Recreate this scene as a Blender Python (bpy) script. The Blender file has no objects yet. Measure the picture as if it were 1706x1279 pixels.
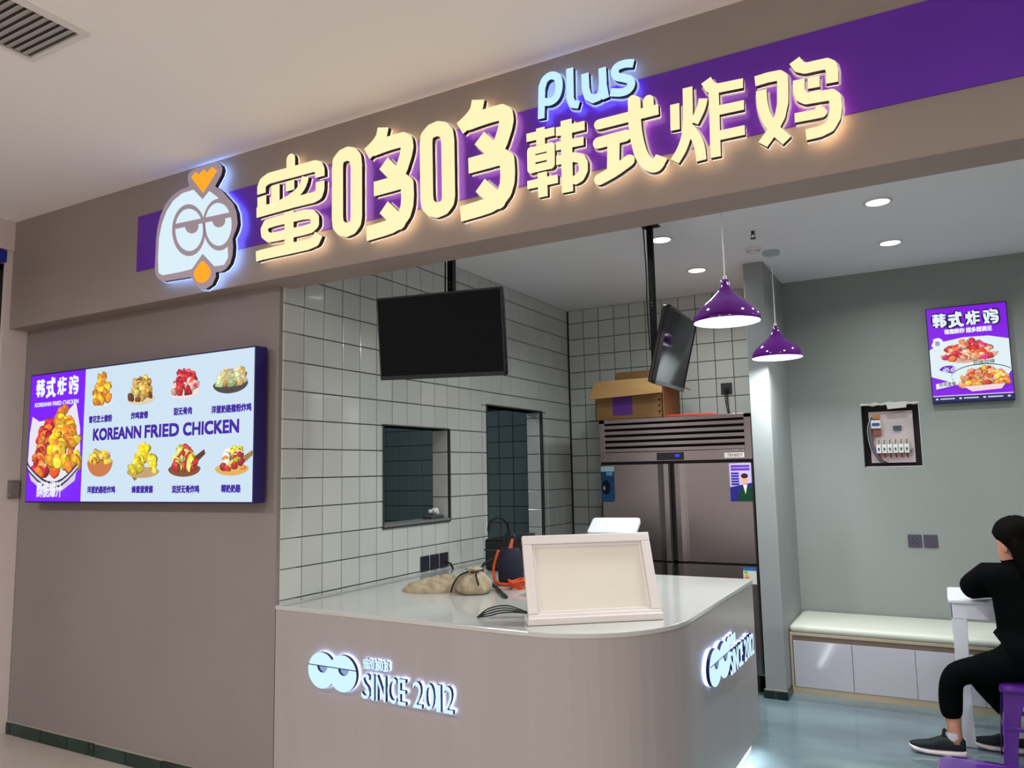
import bpy, bmesh, math, random
from mathutils import Vector, Matrix, noise
random.seed(7)
S = bpy.context.scene
COL = S.collection
PI = math.pi

# ------------------------------------------------------------------ camera
RX = ((0.87423178, -0.07141559, -0.48022766),
      (0.48511448, 0.08863352, 0.86994715),
      (-0.01956352, -0.99350084, 0.11213097))      # rows: world axes in (right, down, forward)
FPX = 1281.0
EYE = Vector((0, 0, 1.55))
cam = bpy.data.cameras.new('camera')
camo = bpy.data.objects.new('camera', cam)
COL.objects.link(camo)
m = Matrix.Identity(4)
for i in range(3):
    m[i][0] = RX[i][0]; m[i][1] = -RX[i][1]; m[i][2] = -RX[i][2]; m[i][3] = EYE[i]
camo.matrix_world = m
cam.sensor_width = 36.0
cam.lens = 36.0 * FPX / 1706.0
cam.clip_start = 0.05
S.camera = camo

def on(x, y, axis, val):
    """point where the ray of a photo pixel meets the plane world[axis] = val"""
    d = (x - 853.0, y - 639.5, FPX)
    w = Vector([sum(RX[i][k] * d[k] for k in range(3)) for i in range(3)])
    return EYE + w * ((val - EYE[axis]) / w[axis])

# ------------------------------------------------------------------ view, world, big lights
S.view_settings.view_transform = 'Standard'
S.view_settings.look = 'None'
S.view_settings.gamma = 1.0
S.view_settings.exposure = 0.0
S.view_settings.use_curve_mapping = False
W = bpy.data.worlds.new('world'); S.world = W; W.use_nodes = True
bg = W.node_tree.nodes['Background']
bg.inputs[0].default_value = (1.0, 0.98, 0.975, 1)
bg.inputs[1].default_value = 0.78

def area_light(name, loc, size, power, color=(1, 1, 1), spread=180, rot=(0, 0, 0), parent=None, sizey=None):
    l = bpy.data.lights.new(name, 'AREA')
    l.shape = 'RECTANGLE' if sizey else 'DISK'
    l.size = size
    if sizey: l.size_y = sizey
    l.energy = power; l.color = color; l.spread = math.radians(spread)
    o = bpy.data.objects.new(name, l); COL.objects.link(o)
    o.location = loc; o.rotation_euler = rot
    if parent is not None:
        o.parent = parent; o.matrix_parent_inverse = Matrix.Translation(-Vector(parent.location))
    return o

# ------------------------------------------------------------------ materials
def lin(c):
    if max(c) > 1.001 or isinstance(c[0], int):
        r = []
        for v in c[:3]:
            v = v / 255.0
            r.append(v / 12.92 if v <= 0.04045 else ((v + 0.055) / 1.055) ** 2.4)
        return tuple(r)
    return tuple(c[:3])
MATS = {}
def mat(name, color=(128, 128, 128), rough=0.5, metal=0.0, emit=None, strength=1.0, var=0.0, vscale=6.0,
        bump=0.0, bscale=80.0, trans=0.0, ior=1.45, spec=0.5, coat=0.0, objvar=0.0, stretch=None, alpha=1.0):
    if name in MATS: return MATS[name]
    M = bpy.data.materials.new(name); M.use_nodes = True
    nt = M.node_tree; b = nt.nodes['Principled BSDF']
    c = lin(color)
    b.inputs['Base Color'].default_value = (*c, 1)
    b.inputs['Roughness'].default_value = rough
    b.inputs['Metallic'].default_value = metal
    b.inputs['IOR'].default_value = ior
    b.inputs['Specular IOR Level'].default_value = spec
    b.inputs['Transmission Weight'].default_value = trans
    b.inputs['Coat Weight'].default_value = coat
    b.inputs['Alpha'].default_value = alpha
    if emit is not None:
        b.inputs['Emission Color'].default_value = (*lin(emit), 1)
        b.inputs['Emission Strength'].default_value = strength
    tc = nt.nodes.new('ShaderNodeTexCoord')
    vec = tc.outputs['Object']
    if stretch:
        mp = nt.nodes.new('ShaderNodeMapping'); mp.inputs['Scale'].default_value = stretch
        nt.links.new(vec, mp.inputs['Vector']); vec = mp.outputs['Vector']
    last = None
    if var > 0:
        n = nt.nodes.new('ShaderNodeTexNoise'); n.inputs['Scale'].default_value = vscale; n.inputs['Detail'].default_value = 4
        nt.links.new(vec, n.inputs['Vector'])
        r = nt.nodes.new('ShaderNodeMapRange'); r.inputs[1].default_value = 0.3; r.inputs[2].default_value = 0.7
        r.inputs[3].default_value = 1 - var; r.inputs[4].default_value = 1 + var
        nt.links.new(n.outputs['Fac'], r.inputs[0]); last = r.outputs[0]
    if objvar > 0:
        oi = nt.nodes.new('ShaderNodeObjectInfo')
        r = nt.nodes.new('ShaderNodeMapRange'); r.inputs[3].default_value = 1 - objvar; r.inputs[4].default_value = 1 + objvar
        nt.links.new(oi.outputs['Random'], r.inputs[0])
        if last is not None:
            mm = nt.nodes.new('ShaderNodeMath'); mm.operation = 'MULTIPLY'
            nt.links.new(last, mm.inputs[0]); nt.links.new(r.outputs[0], mm.inputs[1]); last = mm.outputs[0]
        else: last = r.outputs[0]
    if last is not None:
        mx = nt.nodes.new('ShaderNodeVectorMath'); mx.operation = 'SCALE'
        mx.inputs[0].default_value = c
        nt.links.new(last, mx.inputs['Scale']); nt.links.new(mx.outputs[0], b.inputs['Base Color'])
    if bump > 0:
        n2 = nt.nodes.new('ShaderNodeTexNoise'); n2.inputs['Scale'].default_value = bscale; n2.inputs['Detail'].default_value = 3
        nt.links.new(vec, n2.inputs['Vector'])
        bp = nt.nodes.new('ShaderNodeBump'); bp.inputs['Strength'].default_value = bump; bp.inputs['Distance'].default_value = 0.01
        nt.links.new(n2.outputs['Fac'], bp.inputs['Height']); nt.links.new(bp.outputs[0], b.inputs['Normal'])
    MATS[name] = M
    return M
def print_mat(name, strength):
    """printed colours (stored per face) on paper, back-lit when strength > 0"""
    if name in MATS: return MATS[name]
    M = bpy.data.materials.new(name); M.use_nodes = True
    nt = M.node_tree; b = nt.nodes['Principled BSDF']
    at = nt.nodes.new('ShaderNodeVertexColor'); at.layer_name = 'Col'
    b.inputs['Roughness'].default_value = 0.4
    b.inputs['Specular IOR Level'].default_value = 0.12
    if strength > 0:
        b.inputs['Base Color'].default_value = (0.03, 0.03, 0.03, 1)
        nt.links.new(at.outputs['Color'], b.inputs['Emission Color'])
        b.inputs['Emission Strength'].default_value = strength
    else:
        nt.links.new(at.outputs['Color'], b.inputs['Base Color'])
    MATS[name] = M
    return M

# ------------------------------------------------------------------ mesh building
class MB:
    def __init__(s, xf=None): s.v = []; s.f = []; s.c = []; s.mi = []; s.xf = xf; s.cm = 0; s.cc = None
    def add(s, vs, fs, flip=False):
        o = len(s.v)
        for p in vs:
            p = Vector(p)
            if s.xf is not None: p = s.xf @ p
            s.v.append(p)
        for f in fs:
            s.f.append([o + i for i in (reversed(f) if flip else f)]); s.c.append(s.cc); s.mi.append(s.cm)
        return s
    def box(s, x0, x1, y0, y1, z0, z1):
        vs = [(x, y, z) for z in (z0, z1) for y in (y0, y1) for x in (x0, x1)]
        return s.add(vs, [(0, 2, 3, 1), (4, 5, 7, 6), (0, 1, 5, 4), (2, 6, 7, 3), (0, 4, 6, 2), (1, 3, 7, 5)])
    def prism(s, poly, fn, d0, d1):
        """poly: 2D outline, counter-clockwise seen from the front; fn(u, v, d) -> point; d1 is the front"""
        n = len(poly)
        a = sum(poly[i][0] * poly[(i + 1) % n][1] - poly[(i + 1) % n][0] * poly[i][1] for i in range(n))
        if a < 0: poly = poly[::-1]
        vs = [fn(u, v, d0) for u, v in poly] + [fn(u, v, d1) for u, v in poly]
        fs = [tuple(range(n, 2 * n)), tuple(range(n - 1, -1, -1))]
        fs += [(i, (i + 1) % n, n + (i + 1) % n, n + i) for i in range(n)]
        return s.add(vs, fs)
    def flat(s, poly, fn, d):
        n = len(poly)
        a = sum(poly[i][0] * poly[(i + 1) % n][1] - poly[(i + 1) % n][0] * poly[i][1] for i in range(n))
        if a < 0: poly = poly[::-1]
        return s.add([fn(u, v, d) for u, v in poly], [tuple(range(n))])
    def lathe(s, prof, c=(0, 0, 0), n=32, cap0=False, cap1=False):
        c = Vector(c); vs = []; fs = []
        for r, z in prof:
            for k in range(n):
                a = 2 * PI * k / n; vs.append(c + Vector((r * math.cos(a), r * math.sin(a), z)))
        for i in range(len(prof) - 1):
            for k in range(n):
                k2 = (k + 1) % n
                fs.append((i * n + k, i * n + k2, (i + 1) * n + k2, (i + 1) * n + k))
        if cap0: fs.append(tuple(range(n - 1, -1, -1)))
        if cap1: fs.append(tuple((len(prof) - 1) * n + k for k in range(n)))
        return s.add(vs, fs)
    def cyl(s, c, r, z0, z1, n=20): return s.lathe([(r, z0), (r, z1)], c, n, True, True)
    def tube(s, pts, r, n=8, caps=True):
        pts = [Vector(p) for p in pts]; vs = []; fs = []
        rr = r if isinstance(r, (list, tuple)) else [r] * len(pts)
        up = Vector((0, 0, 1))
        for i, p in enumerate(pts):
            t = (pts[min(i + 1, len(pts) - 1)] - pts[max(i - 1, 0)]).normalized()
            if abs(t.dot(up)) > 0.95: up = Vector((1, 0, 0)) if abs(t.x) < 0.9 else Vector((0, 1, 0))
            a = t.cross(up).normalized(); b = a.cross(t).normalized(); up = b
            for k in range(n):
                g = 2 * PI * k / n
                vs.append(p + (a * math.cos(g) + b * math.sin(g)) * rr[i])
        for i in range(len(pts) - 1):
            for k in range(n):
                k2 = (k + 1) % n
                fs.append((i * n + k, (i + 1) * n + k, (i + 1) * n + k2, i * n + k2))
        if caps:
            fs.append(tuple(range(n))); fs.append(tuple((len(pts) - 1) * n + k for k in range(n - 1, -1, -1)))
        return s.add(vs, fs)
    def loft(s, rings, cap=True):
        n = len(rings[0]); vs = [p for r in rings for p in r]; fs = []
        for i in range(len(rings) - 1):
            for k in range(n):
                k2 = (k + 1) % n
                fs.append((i * n + k, i * n + k2, (i + 1) * n + k2, (i + 1) * n + k))
        if cap:
            fs.append(tuple(range(n - 1, -1, -1))); fs.append(tuple((len(rings) - 1) * n + k for k in range(n)))
        return s.add(vs, fs)
    def sphere(s, c, r, nu=12, nv=8, sc=(1, 1, 1)):
        c = Vector(c); rings = []
        for j in range(1, nv):
            t = PI * j / nv
            rings.append([c + Vector((r * sc[0] * math.sin(t) * math.cos(2 * PI * k / nu), r * sc[1] * math.sin(t) * math.sin(2 * PI * k / nu), -r * sc[2] * math.cos(t))) for k in range(nu)])
        return s.loft(rings)
    def build(s, name, material, parent=None, bevel=0.0, smooth=False, kind=None, label=None, seg=2, keep=False):
        me = bpy.data.meshes.new(name)
        me.from_pydata([tuple(p) for p in s.v], [], s.f)
        mats = material if isinstance(material, (list, tuple)) else [material]
        for q in mats: me.materials.append(q)
        if len(mats) > 1:
            for p, i in zip(me.polygons, s.mi): p.material_index = i
        if any(c is not None for c in s.c):
            ca = me.color_attributes.new('Col', 'FLOAT_COLOR', 'CORNER')
            for p, c in zip(me.polygons, s.c):
                cl = lin(c or (0, 0, 0))
                for li in p.loop_indices: ca.data[li].color = (*cl, 1)
        if smooth:
            for p in me.polygons: p.use_smooth = True
        me.update()
        o = bpy.data.objects.new(name, me); COL.objects.link(o)
        if parent is not None:
            o.parent = parent
            if parent.type == 'EMPTY': o.matrix_parent_inverse = Matrix.Translation(-Vector(parent.location))
            elif parent.location.length > 0: o.matrix_parent_inverse = Matrix.Translation(-Vector(parent.location))
        elif not keep and kind != 'structure' and s.v:
            lo = [min(p[i] for p in s.v) for i in range(3)]; hi = [max(p[i] for p in s.v) for i in range(3)]
            c = Vector(((lo[0] + hi[0]) / 2, (lo[1] + hi[1]) / 2, lo[2]))
            me.transform(Matrix.Translation(-c)); o.location = c
        if bevel > 0:
            b = o.modifiers.new('bevel', 'BEVEL'); b.width = bevel; b.segments = seg; b.limit_method = 'ANGLE'; b.angle_limit = math.radians(40)
        if smooth == 'auto' or (smooth and bevel > 0):
            pass
        if kind: o['kind'] = kind
        if label: o['label'] = label
        return o

def tag(o, label, cat, group=None):
    o['label'] = label; o['category'] = cat
    if group: o['group'] = group
    return o
def thing(name, loc, label, cat, group=None):
    o = bpy.data.objects.new(name, None); COL.objects.link(o); o.location = loc; o.empty_display_size = 0.1
    return tag(o, label, cat, group)
def struct(o): o['kind'] = 'structure'; return o
def copy_tree(root, delta, rz=0.0):
    r = root.copy(); COL.objects.link(r); r.location = root.location + Vector(delta)
    if rz: r.rotation_euler.z += rz
    def rec(a, b):
        for ch in [o for o in list(COL.objects) if o.parent == a]:
            c = ch.copy(); COL.objects.link(c); c.parent = b; c.matrix_parent_inverse = ch.matrix_parent_inverse.copy()
            rec(ch, c)
    rec(root, r)
    return r

def F_front(Y):   # plane facing the corridor (-Y): u = x, v = z, d = towards viewer
    return lambda u, v, d: (u, Y - d, v)
def F_right(X):   # plane facing +X: u = y
    return lambda u, v, d: (X + d, u, v)
def F_up(Z): return lambda u, v, d: (u, v, Z + d)

def rrect(u0, u1, v0, v1, r, n=5):
    pts = []
    for cx, cy, a0 in ((u1 - r, v0 + r, -PI / 2), (u1 - r, v1 - r, 0), (u0 + r, v1 - r, PI / 2), (u0 + r, v0 + r, PI)):
        for k in range(n + 1):
            a = a0 + PI / 2 * k / n; pts.append((cx + r * math.cos(a), cy + r * math.sin(a)))
    return pts
def ellipse(cx, cy, rx, ry, n=28, a0=0.0, a1=2 * PI, rot=0.0):
    full = abs(a1 - a0 - 2 * PI) < 1e-6
    out = []
    for k in range(n if full else n + 1):
        a = a0 + (a1 - a0) * k / n
        x, y = rx * math.cos(a), ry * math.sin(a)
        out.append((cx + x * math.cos(rot) - y * math.sin(rot), cy + x * math.sin(rot) + y * math.cos(rot)))
    return out
def rects_minus(rects, hole):
    h0, h1, g0, g1 = hole; out = []
    for (a0, a1, b0, b1) in rects:
        if a1 <= h0 or a0 >= h1 or b1 <= g0 or b0 >= g1: out.append((a0, a1, b0, b1)); continue
        if b0 < g0: out.append((a0, a1, b0, g0))
        if b1 > g1: out.append((a0, a1, g1, b1))
        c0, c1 = max(b0, g0), min(b1, g1)
        if a0 < h0: out.append((a0, h0, c0, c1))
        if a1 > h1: out.append((h1, a1, c0, c1))
    return out

# text ---------------------------------------------------------------
_TX = {}
def text_geo(body, bold=0.0, ext=0.0):
    k = (body, bold, ext)
    if k in _TX: return _TX[k]
    cu = bpy.data.curves.new('t', 'FONT'); cu.body = body; cu.offset = bold; cu.extrude = ext; cu.resolution_u = 3
    o = bpy.data.objects.new('t', cu); COL.objects.link(o)
    dg = bpy.context.evaluated_depsgraph_get()
    me = bpy.data.meshes.new_from_object(o.evaluated_get(dg))
    vs = [tuple(v.co) for v in me.vertices]; fs = [tuple(p.vertices) for p in me.polygons]
    bpy.data.objects.remove(o); bpy.data.curves.remove(cu); bpy.data.meshes.remove(me)
    x0 = min(v[0] for v in vs); x1 = max(v[0] for v in vs); y0 = min(v[1] for v in vs); y1 = max(v[1] for v in vs)
    vs = [((v[0] - x0) / (x1 - x0), (v[1] - y0) / (y1 - y0), (v[2] / ext if ext else 0)) for v in vs]
    _TX[k] = (vs, fs); return _TX[k]
def put_text(mb, body, fn, u0, u1, v0, v1, d, bold=0.0, ext=0.0, rot=0.0, shear=0.0):
    vs, fs = text_geo(body, bold, ext)
    uc, vc = (u0 + u1) / 2, (v0 + v1) / 2
    out = []
    for x, y, z in vs:
        a = (x - 0.5) * (u1 - u0); b = (y - 0.5) * (v1 - v0)
        a, b = a * math.cos(rot) - b * math.sin(rot), a * math.sin(rot) + b * math.cos(rot)
        out.append(fn(uc + a, vc + b, d + (z * ext if ext else 0)))
    mb.add(out, fs)
def put_text_ext(mb, body, fn, u0, u1, v0, v1, d0, d1, bold=0.0):
    vs, fs = text_geo(body, bold, 0.1)
    mb.add([fn(u0 + x * (u1 - u0), v0 + y * (v1 - v0), (d0 + d1) / 2 + z * (d1 - d0) / 2) for x, y, z in vs], fs)

# strokes of channel letters ------------------------------------------
def stroke_polys(pts, w, caps='ff'):
    """centre line (metres, 2D) -> convex pieces covering a pen stroke of width w"""
    out = []; r = w / 2
    closed = caps == 'c'
    n = len(pts)
    idx = range(n if closed else n - 1)
    for i in idx:
        a = Vector(pts[i]); b = Vector(pts[(i + 1) % n])
        d = (b - a)
        if d.length < 1e-6: continue
        d.normalize(); q = Vector((-d.y, d.x)) * r
        out.append([tuple(a + q), tuple(a - q), tuple(b - q), tuple(b + q)])
    for i in range(n):
        if not closed:
            if caps[0] == 'f' and (Vector(pts[i]) - Vector(pts[0])).length < r * .96: continue
            if caps[1] == 'f' and (Vector(pts[i]) - Vector(pts[-1])).length < r * .96: continue
        out.append(ellipse(pts[i][0], pts[i][1], r, r, 18))
    return out
def smooth_line(pts, closed=False, k=4):
    if len(pts) < 3: return pts
    n = len(pts); out = []
    P = lambda i: Vector(pts[i % n]) if closed else Vector(pts[max(0, min(n - 1, i))])
    for i in range(n if closed else n - 1):
        p0, p1, p2, p3 = P(i - 1), P(i), P(i + 1), P(i + 2)
        for j in range(k):
            t = j / k
            out.append(tuple(0.5 * ((2 * p1) + (p2 - p0) * t + (2 * p0 - 5 * p1 + 4 * p2 - p3) * t * t + (3 * p1 - p0 - 3 * p2 + p3) * t ** 3)))
    if not closed: out.append(tuple(pts[-1]))
    return out

def smooth_line3(pts, k=5):
    n = len(pts); out = []
    P = lambda i: Vector(pts[max(0, min(n - 1, i))])
    for i in range(n - 1):
        p0, p1, p2, p3 = P(i - 1), P(i), P(i + 1), P(i + 2)
        for j in range(k):
            t_ = j / k
            out.append(0.5 * ((2 * p1) + (p2 - p0) * t_ + (2 * p0 - 5 * p1 + 4 * p2 - p3) * t_ * t_ + (3 * p1 - p0 - 3 * p2 + p3) * t_ ** 3))
    out.append(Vector(pts[-1])); return out

# ================================================================== THE SETTING
M_fascia = mat('warm_grey_paint', (150, 138, 131), 0.6, var=0.05, vscale=1.5, bump=0.03, bscale=120)
M_wall = mat('taupe_wall_paint', (135, 125, 122), 0.6, var=0.04, vscale=1.2, bump=0.03, bscale=140)
M_white = mat('white_wall_paint', (214, 200, 196), 0.6, var=0.03, vscale=2)
M_ceil = mat('mall_ceiling_paint', (244, 240, 238), 0.7, var=0.02, vscale=1.0)
M_ceil2 = mat('shop_ceiling_paint', (236, 236, 240), 0.7, var=0.02, vscale=1.0)
M_grey = mat('green_grey_wall_paint', (140, 146, 142), 0.6, var=0.04, vscale=1.4, bump=0.03, bscale=140)
M_tile = mat('glazed_white_tile', (194, 198, 194), 0.12, objvar=0.05, coat=0.3)
M_tilek = mat('glazed_blue_grey_tile', (124, 140, 142), 0.15, objvar=0.05)
M_grout = mat('dark_grout', (44, 46, 46), 0.9)
M_black = mat('black_plastic', (16, 17, 19), 0.4)
M_gloss = mat('black_gloss', (10, 10, 16), 0.08)
M_dgrey = mat('dark_grey_plastic', (52, 52, 58), 0.4)
M_wplas = mat('white_plastic', (225, 222, 220), 0.35)
M_steel = mat('brushed_steel', (152, 140, 139), 0.24, metal=1.0, bump=0.06, bscale=30, stretch=(1, 1, 40), var=0.03)
M_steeld = mat('dark_steel', (70, 66, 64), 0.4, metal=1.0)

# floors
fl = MB().box(-9, 7, -6, 2.815, -0.1, 0).build('floor', mat('beige_stone_floor', (184, 173, 161), 0.3, var=0.12, vscale=2.2), kind='structure')
def epoxy():
    M = mat('blue_grey_epoxy_floor', (104, 122, 128), 0.10, var=0.28, vscale=1.6, stretch=(0.8, 2.2, 1), bump=0.015, bscale=5, coat=.3)
    return M
MB().box(-5.3, 4.1, 2.815, 6.45, -0.1, 0).build('floor_shop', epoxy(), kind='structure')
# ceilings
CZ = 3.22; IZ = 2.99
MB().box(-9, 7, -6, 2.70, CZ, CZ + 0.1).build('ceiling', M_ceil, kind='structure')
MB().box(-5.3, 4.1, 2.895, 6.45, IZ, IZ + 0.1).build('ceiling_shop', M_ceil2, kind='structure')
# fascia beam over the shop front
YF = 2.697
fas = MB().box(-5.17, 6.0, YF, 2.895, 2.516, CZ + 0.1).build('wall_fascia', M_fascia, kind='structure', bevel=0.004)
# taupe front wall
YW = 2.815; XT = -2.905
MB().box(-5.17, XT, YW, 2.95, 0, 2.516).build('wall_front', M_wall, kind='structure')
# side wall with serving hatch and doorway
WIN = (3.645, 4.345, 1.234, 1.834); DOOR = (4.849, 5.728, 0.0, 2.032)
mb = MB()
segs = [(2.95, 6.32, 0, IZ)]
for h in (WIN, DOOR): segs = rects_minus(segs, h)
for a0, a1, b0, b1 in segs: mb.box(-3.03, XT, a0, a1, b0, b1)
wall_side = mb.build('wall_side', M_grout, kind='structure')
# back wall with recess for the breaker box
BX = (-0.495, -0.112, 1.525, 1.985)
YB = 6.32
mb = MB()
for a0, a1, b0, b1 in rects_minus([(-1.005, 4.0, 0, IZ)], BX): mb.box(a0, a1, YB - 0.02, YB + 0.13, b0, b1)
mb.build('wall_back_seating', M_grey, kind='structure')
wall_back = MB().box(-5.3, -1.005, YB, YB + 0.13, 0, IZ).build('wall_back', M_grout, kind='structure')
MB().box(-1.14, -1.005, 5.52, YB, 0, IZ).build('wall_partition', mat('pale_grey_partition_paint', (146, 151, 150), 0.5, var=0.03, vscale=2), kind='structure', bevel=0.003)
MB().box(4.0, 4.1, 2.895, YB + 0.13, 0, IZ).build('wall_right', M_grey, kind='structure')
MB().box(-5.3, -5.17, 2.815, 6.45, 0, IZ).build('wall_kitchen', M_grout, kind='structure')

# single glazed tiles -------------------------------------------------
def tile_mesh(name, material):
    b = 0.02; mb = MB()
    vs = [(-.5, 0, -.5), (.5, 0, -.5), (.5, 0, .5), (-.5, 0, .5),
          (-.5, -.6, -.5), (.5, -.6, -.5), (.5, -.6, .5), (-.5, -.6, .5),
          (-.5 + b, -1, -.5 + b), (.5 - b, -1, -.5 + b), (.5 - b, -1, .5 - b), (-.5 + b, -1, .5 - b)]
    fs = [(8, 9, 10, 11)]
    for i in range(4):
        j = (i + 1) % 4
        fs += [(i, j, 4 + j, 4 + i), (4 + i, 4 + j, 8 + j, 8 + i)]
    me = bpy.data.meshes.new(name); me.from_pydata(vs, [], fs); me.materials.append(material); me.update()
    return me
TM = tile_mesh('tile', M_tile); TMK = tile_mesh('kitchen_tile', M_tilek)
def lay_tiles(wall, me, frame, u0, u1, v0, v1, ou, ov, pu, pv, holes=(), gap=0.005, thick=0.008, skip=None):
    """frame: 'side' (faces +X at XT), 'back' (faces -Y at YB) or ('plane', fn)"""
    cnt = 0
    i0 = math.floor((u0 - ou) / pu); j0 = math.floor((v0 - ov) / pv)
    i = i0
    while ou + i * pu < u1:
        j = j0
        while ov + j * pv < v1:
            r = [(max(u0, ou + i * pu), min(u1, ou + (i + 1) * pu), max(v0, ov + j * pv), min(v1, ov + (j + 1) * pv))]
            for h in holes: r = rects_minus(r, h)
            for a0, a1, b0, b1 in r:
                if a1 - a0 < 0.02 or b1 - b0 < 0.02: continue
                if skip and skip((a0 + a1) / 2, (b0 + b1) / 2): continue
                o = bpy.data.objects.new('tile', me); COL.objects.link(o); o.parent = wall
                uc, vc = (a0 + a1) / 2, (b0 + b1) / 2
                o.scale = (a1 - a0 - gap, thick, b1 - b0 - gap)
                if frame == 'side': o.location = (XT, uc, vc); o.rotation_euler = (0, 0, PI / 2)
                elif frame == 'back': o.location = (uc, YB, vc)
                elif frame[0] == 'jamb': o.location = (uc, frame[1], vc)
                cnt += 1
            j += 1
        i += 1
    return cnt
# front end of side wall starts at the shop front line
nA = lay_tiles(wall_side, TM, 'side', 2.822, 6.312, 0.90, IZ, 2.836, 0.034, 0.15, 0.15, (WIN, DOOR))
nB = lay_tiles(wall_back, TM, 'back', -2.895, -1.145, 0.92, IZ, -2.886, 0.02, 0.1465, 0.15,
               skip=lambda u, v: v < 1.8 and u > -2.2)
wk = wall_back
nC = lay_tiles(wk, TMK, 'back', -5.05, -3.06, 0.60, 2.12, -3.637, 0.02, 0.15, 0.15)
lay_tiles(wall_side, TM, ('jamb', WIN[1] + 0.001), -3.03, -2.905, WIN[2], WIN[3], -3.03, 0.034, 0.15, 0.15, thick=0.004)
lay_tiles(wall_side, TM, ('jamb', DOOR[1] + 0.001), -3.03, -2.905, 0.6, DOOR[3], -3.03, 0.034, 0.15, 0.15, thick=0.004)
# steel edge profiles of the openings
M_edge = mat('grey_edge_profile', (66, 70, 70), 0.5, metal=0.4)
w1 = MB()
for a0, a1, b0, b1 in ((WIN[0] - .008, WIN[1] + .008, WIN[2] - .012, WIN[2]), (WIN[0] - .008, WIN[1] + .008, WIN[3], WIN[3] + .008),
                       (WIN[0] - .006, WIN[0], WIN[2], WIN[3]), (WIN[1], WIN[1] + .01, WIN[2], WIN[3])):
    w1.box(-3.03, -2.888, a0, a1, b0, b1)
w1 = w1.build('window_1', M_edge, kind='structure')
MB().box(-3.05, -2.89, WIN[0], WIN[1], WIN[2], WIN[2] + 0.012).build('window_sill', mat('grey_stone_sill', (120, 124, 122), 0.35, var=.05), w1)
d1 = MB()
d1.box(-3.03, -2.888, DOOR[0] - .006, DOOR[1] + .012, DOOR[3], DOOR[3] + .01)
d1.box(-3.03, -2.888, DOOR[0] - .006, DOOR[0], 0, DOOR[3]); d1.box(-3.03, -2.884, DOOR[1], DOOR[1] + .016, 0, DOOR[3])
d1.build('door_1', M_edge, kind='structure')
# white neighbour wall on the left, with its glazed shop front
wl = MB().box(-5.32, -5.17, 2.655, 2.815, 0, 3.03).box(-5.32, -5.155, 0.0, 2.815, 3.03, CZ).build('wall_left', M_white, kind='structure', bevel=0.003)
w2 = MB()
for a0, a1, b0, b1 in ((2.615, 2.655, 0, 2.93), (0.2, 2.655, 2.90, 2.94), (0.2, 0.24, 0, 2.93), (1.4, 1.44, 0, 2.9), (.2, 2.655, 0, .06)):
    w2.box(-5.30, -5.19, a0, a1, b0, b1)
w2 = w2.build('window_2', mat('black_window_frame', (18, 16, 16), 0.4), kind='structure')
MB().box(-5.25, -5.245, 0.24, 2.615, 0.06, 2.90).build('pane', mat('shop_glass', (235, 240, 240), 0.02, trans=0.95), w2)
MB().box(-6.4, -6.3, -0.5, 3.2, 0, 3.22).build('wall_neighbour', mat('orange_wood_wall', (186, 108, 62), 0.5, var=.2, vscale=3, stretch=(1, 1, .2)), kind='structure')
tag(MB().box(-5.19, -5.165, 1.2, 2.66, 2.945, 3.025).build('shop_sign_strip', mat('blue_sign_face', (22, 42, 150), 0.4), bevel=.003),
    'narrow blue sign strip above the black-framed glazing', 'sign')
# baseboards -----------------------------------------------------------
M_bt = mat('dark_green_tile', (28, 48, 42), 0.25, objvar=0.3, var=.25, vscale=9)
bb = MB().box(-5.17, -2.93, YW - 0.008, YW, 0, 0.078).build('baseboard_front', mat('pale_mortar', (150, 142, 132), 0.9), kind='structure')
x = -5.165; rnd = random.Random(3)
for L in (.05, .32, .27, .20, .05, .28, .30, .29, .31, .30):
    if x + L > -2.94: break
    MB().box(x + .003, x + L - .003, YW - 0.016, YW - 0.004, 0.0, 0.07 + rnd.uniform(-.003, .003)).build('skirting_tile', M_bt, bb, bevel=.002)
    x += L
bp = MB().box(-1.148, -0.997, 5.512, 5.525, 0, 0.058).build('baseboard_partition', mat('pale_mortar', ), kind='structure')
MB().box(-1.15, -1.075, 5.502, 5.514, 0, 0.052).build('skirting_tile', M_bt, bp, bevel=.002)
MB().box(-1.071, -0.993, 5.502, 5.514, 0, 0.052).build('skirting_tile', M_bt, bp, bevel=.002)
MB().box(-1.004, -0.993, 5.516, 5.70, 0, 0.052).build('skirting_tile', M_bt, bp, bevel=.002)

# ================================================================== FASCIA SIGN
M_band = mat('purple_vinyl_band', (98, 36, 174), 0.3, var=0.05, vscale=3)
band = MB(); band.box(-3.895, 3.2, YF - 0.006, YF, 2.708, 3.028)
band = band.build('sign_band', M_band, bevel=.001)
tag(band, 'long glossy purple band running along the fascia behind the lit characters', 'sign')
M_face = mat('lit_cream_acrylic', (70, 66, 50), 0.4, emit=(254, 241, 186), strength=1.0)
M_ret = mat('dark_brown_return', (34, 22, 20), 0.5)
M_halo = mat('warm_backlight', (255, 240, 215), 0.4, emit=(255, 226, 184), strength=3.0)
M_clear = mat('clear_acrylic_plate', (244, 236, 240), 0.2, emit=(255, 236, 220), strength=.22, alpha=.40)
M_clearb = mat('clear_blue_acrylic_plate', (220, 232, 255), 0.2, emit=(190, 214, 255), strength=.30, alpha=.40)
M_faceb = mat('lit_ice_blue_acrylic', (50, 62, 70), 0.4, emit=(196, 236, 252), strength=1.0)
M_retb = mat('navy_return', (12, 16, 60), 0.5)
M_halob = mat('blue_backlight', (200, 220, 255), 0.4, emit=(150, 184, 255), strength=4.5)
FD = 0.062       # letter faces stand this far in front of the fascia
def sign_pt(px, py): p = on(px, py, 1, YF - FD); return (p.x, p.z)
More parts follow.
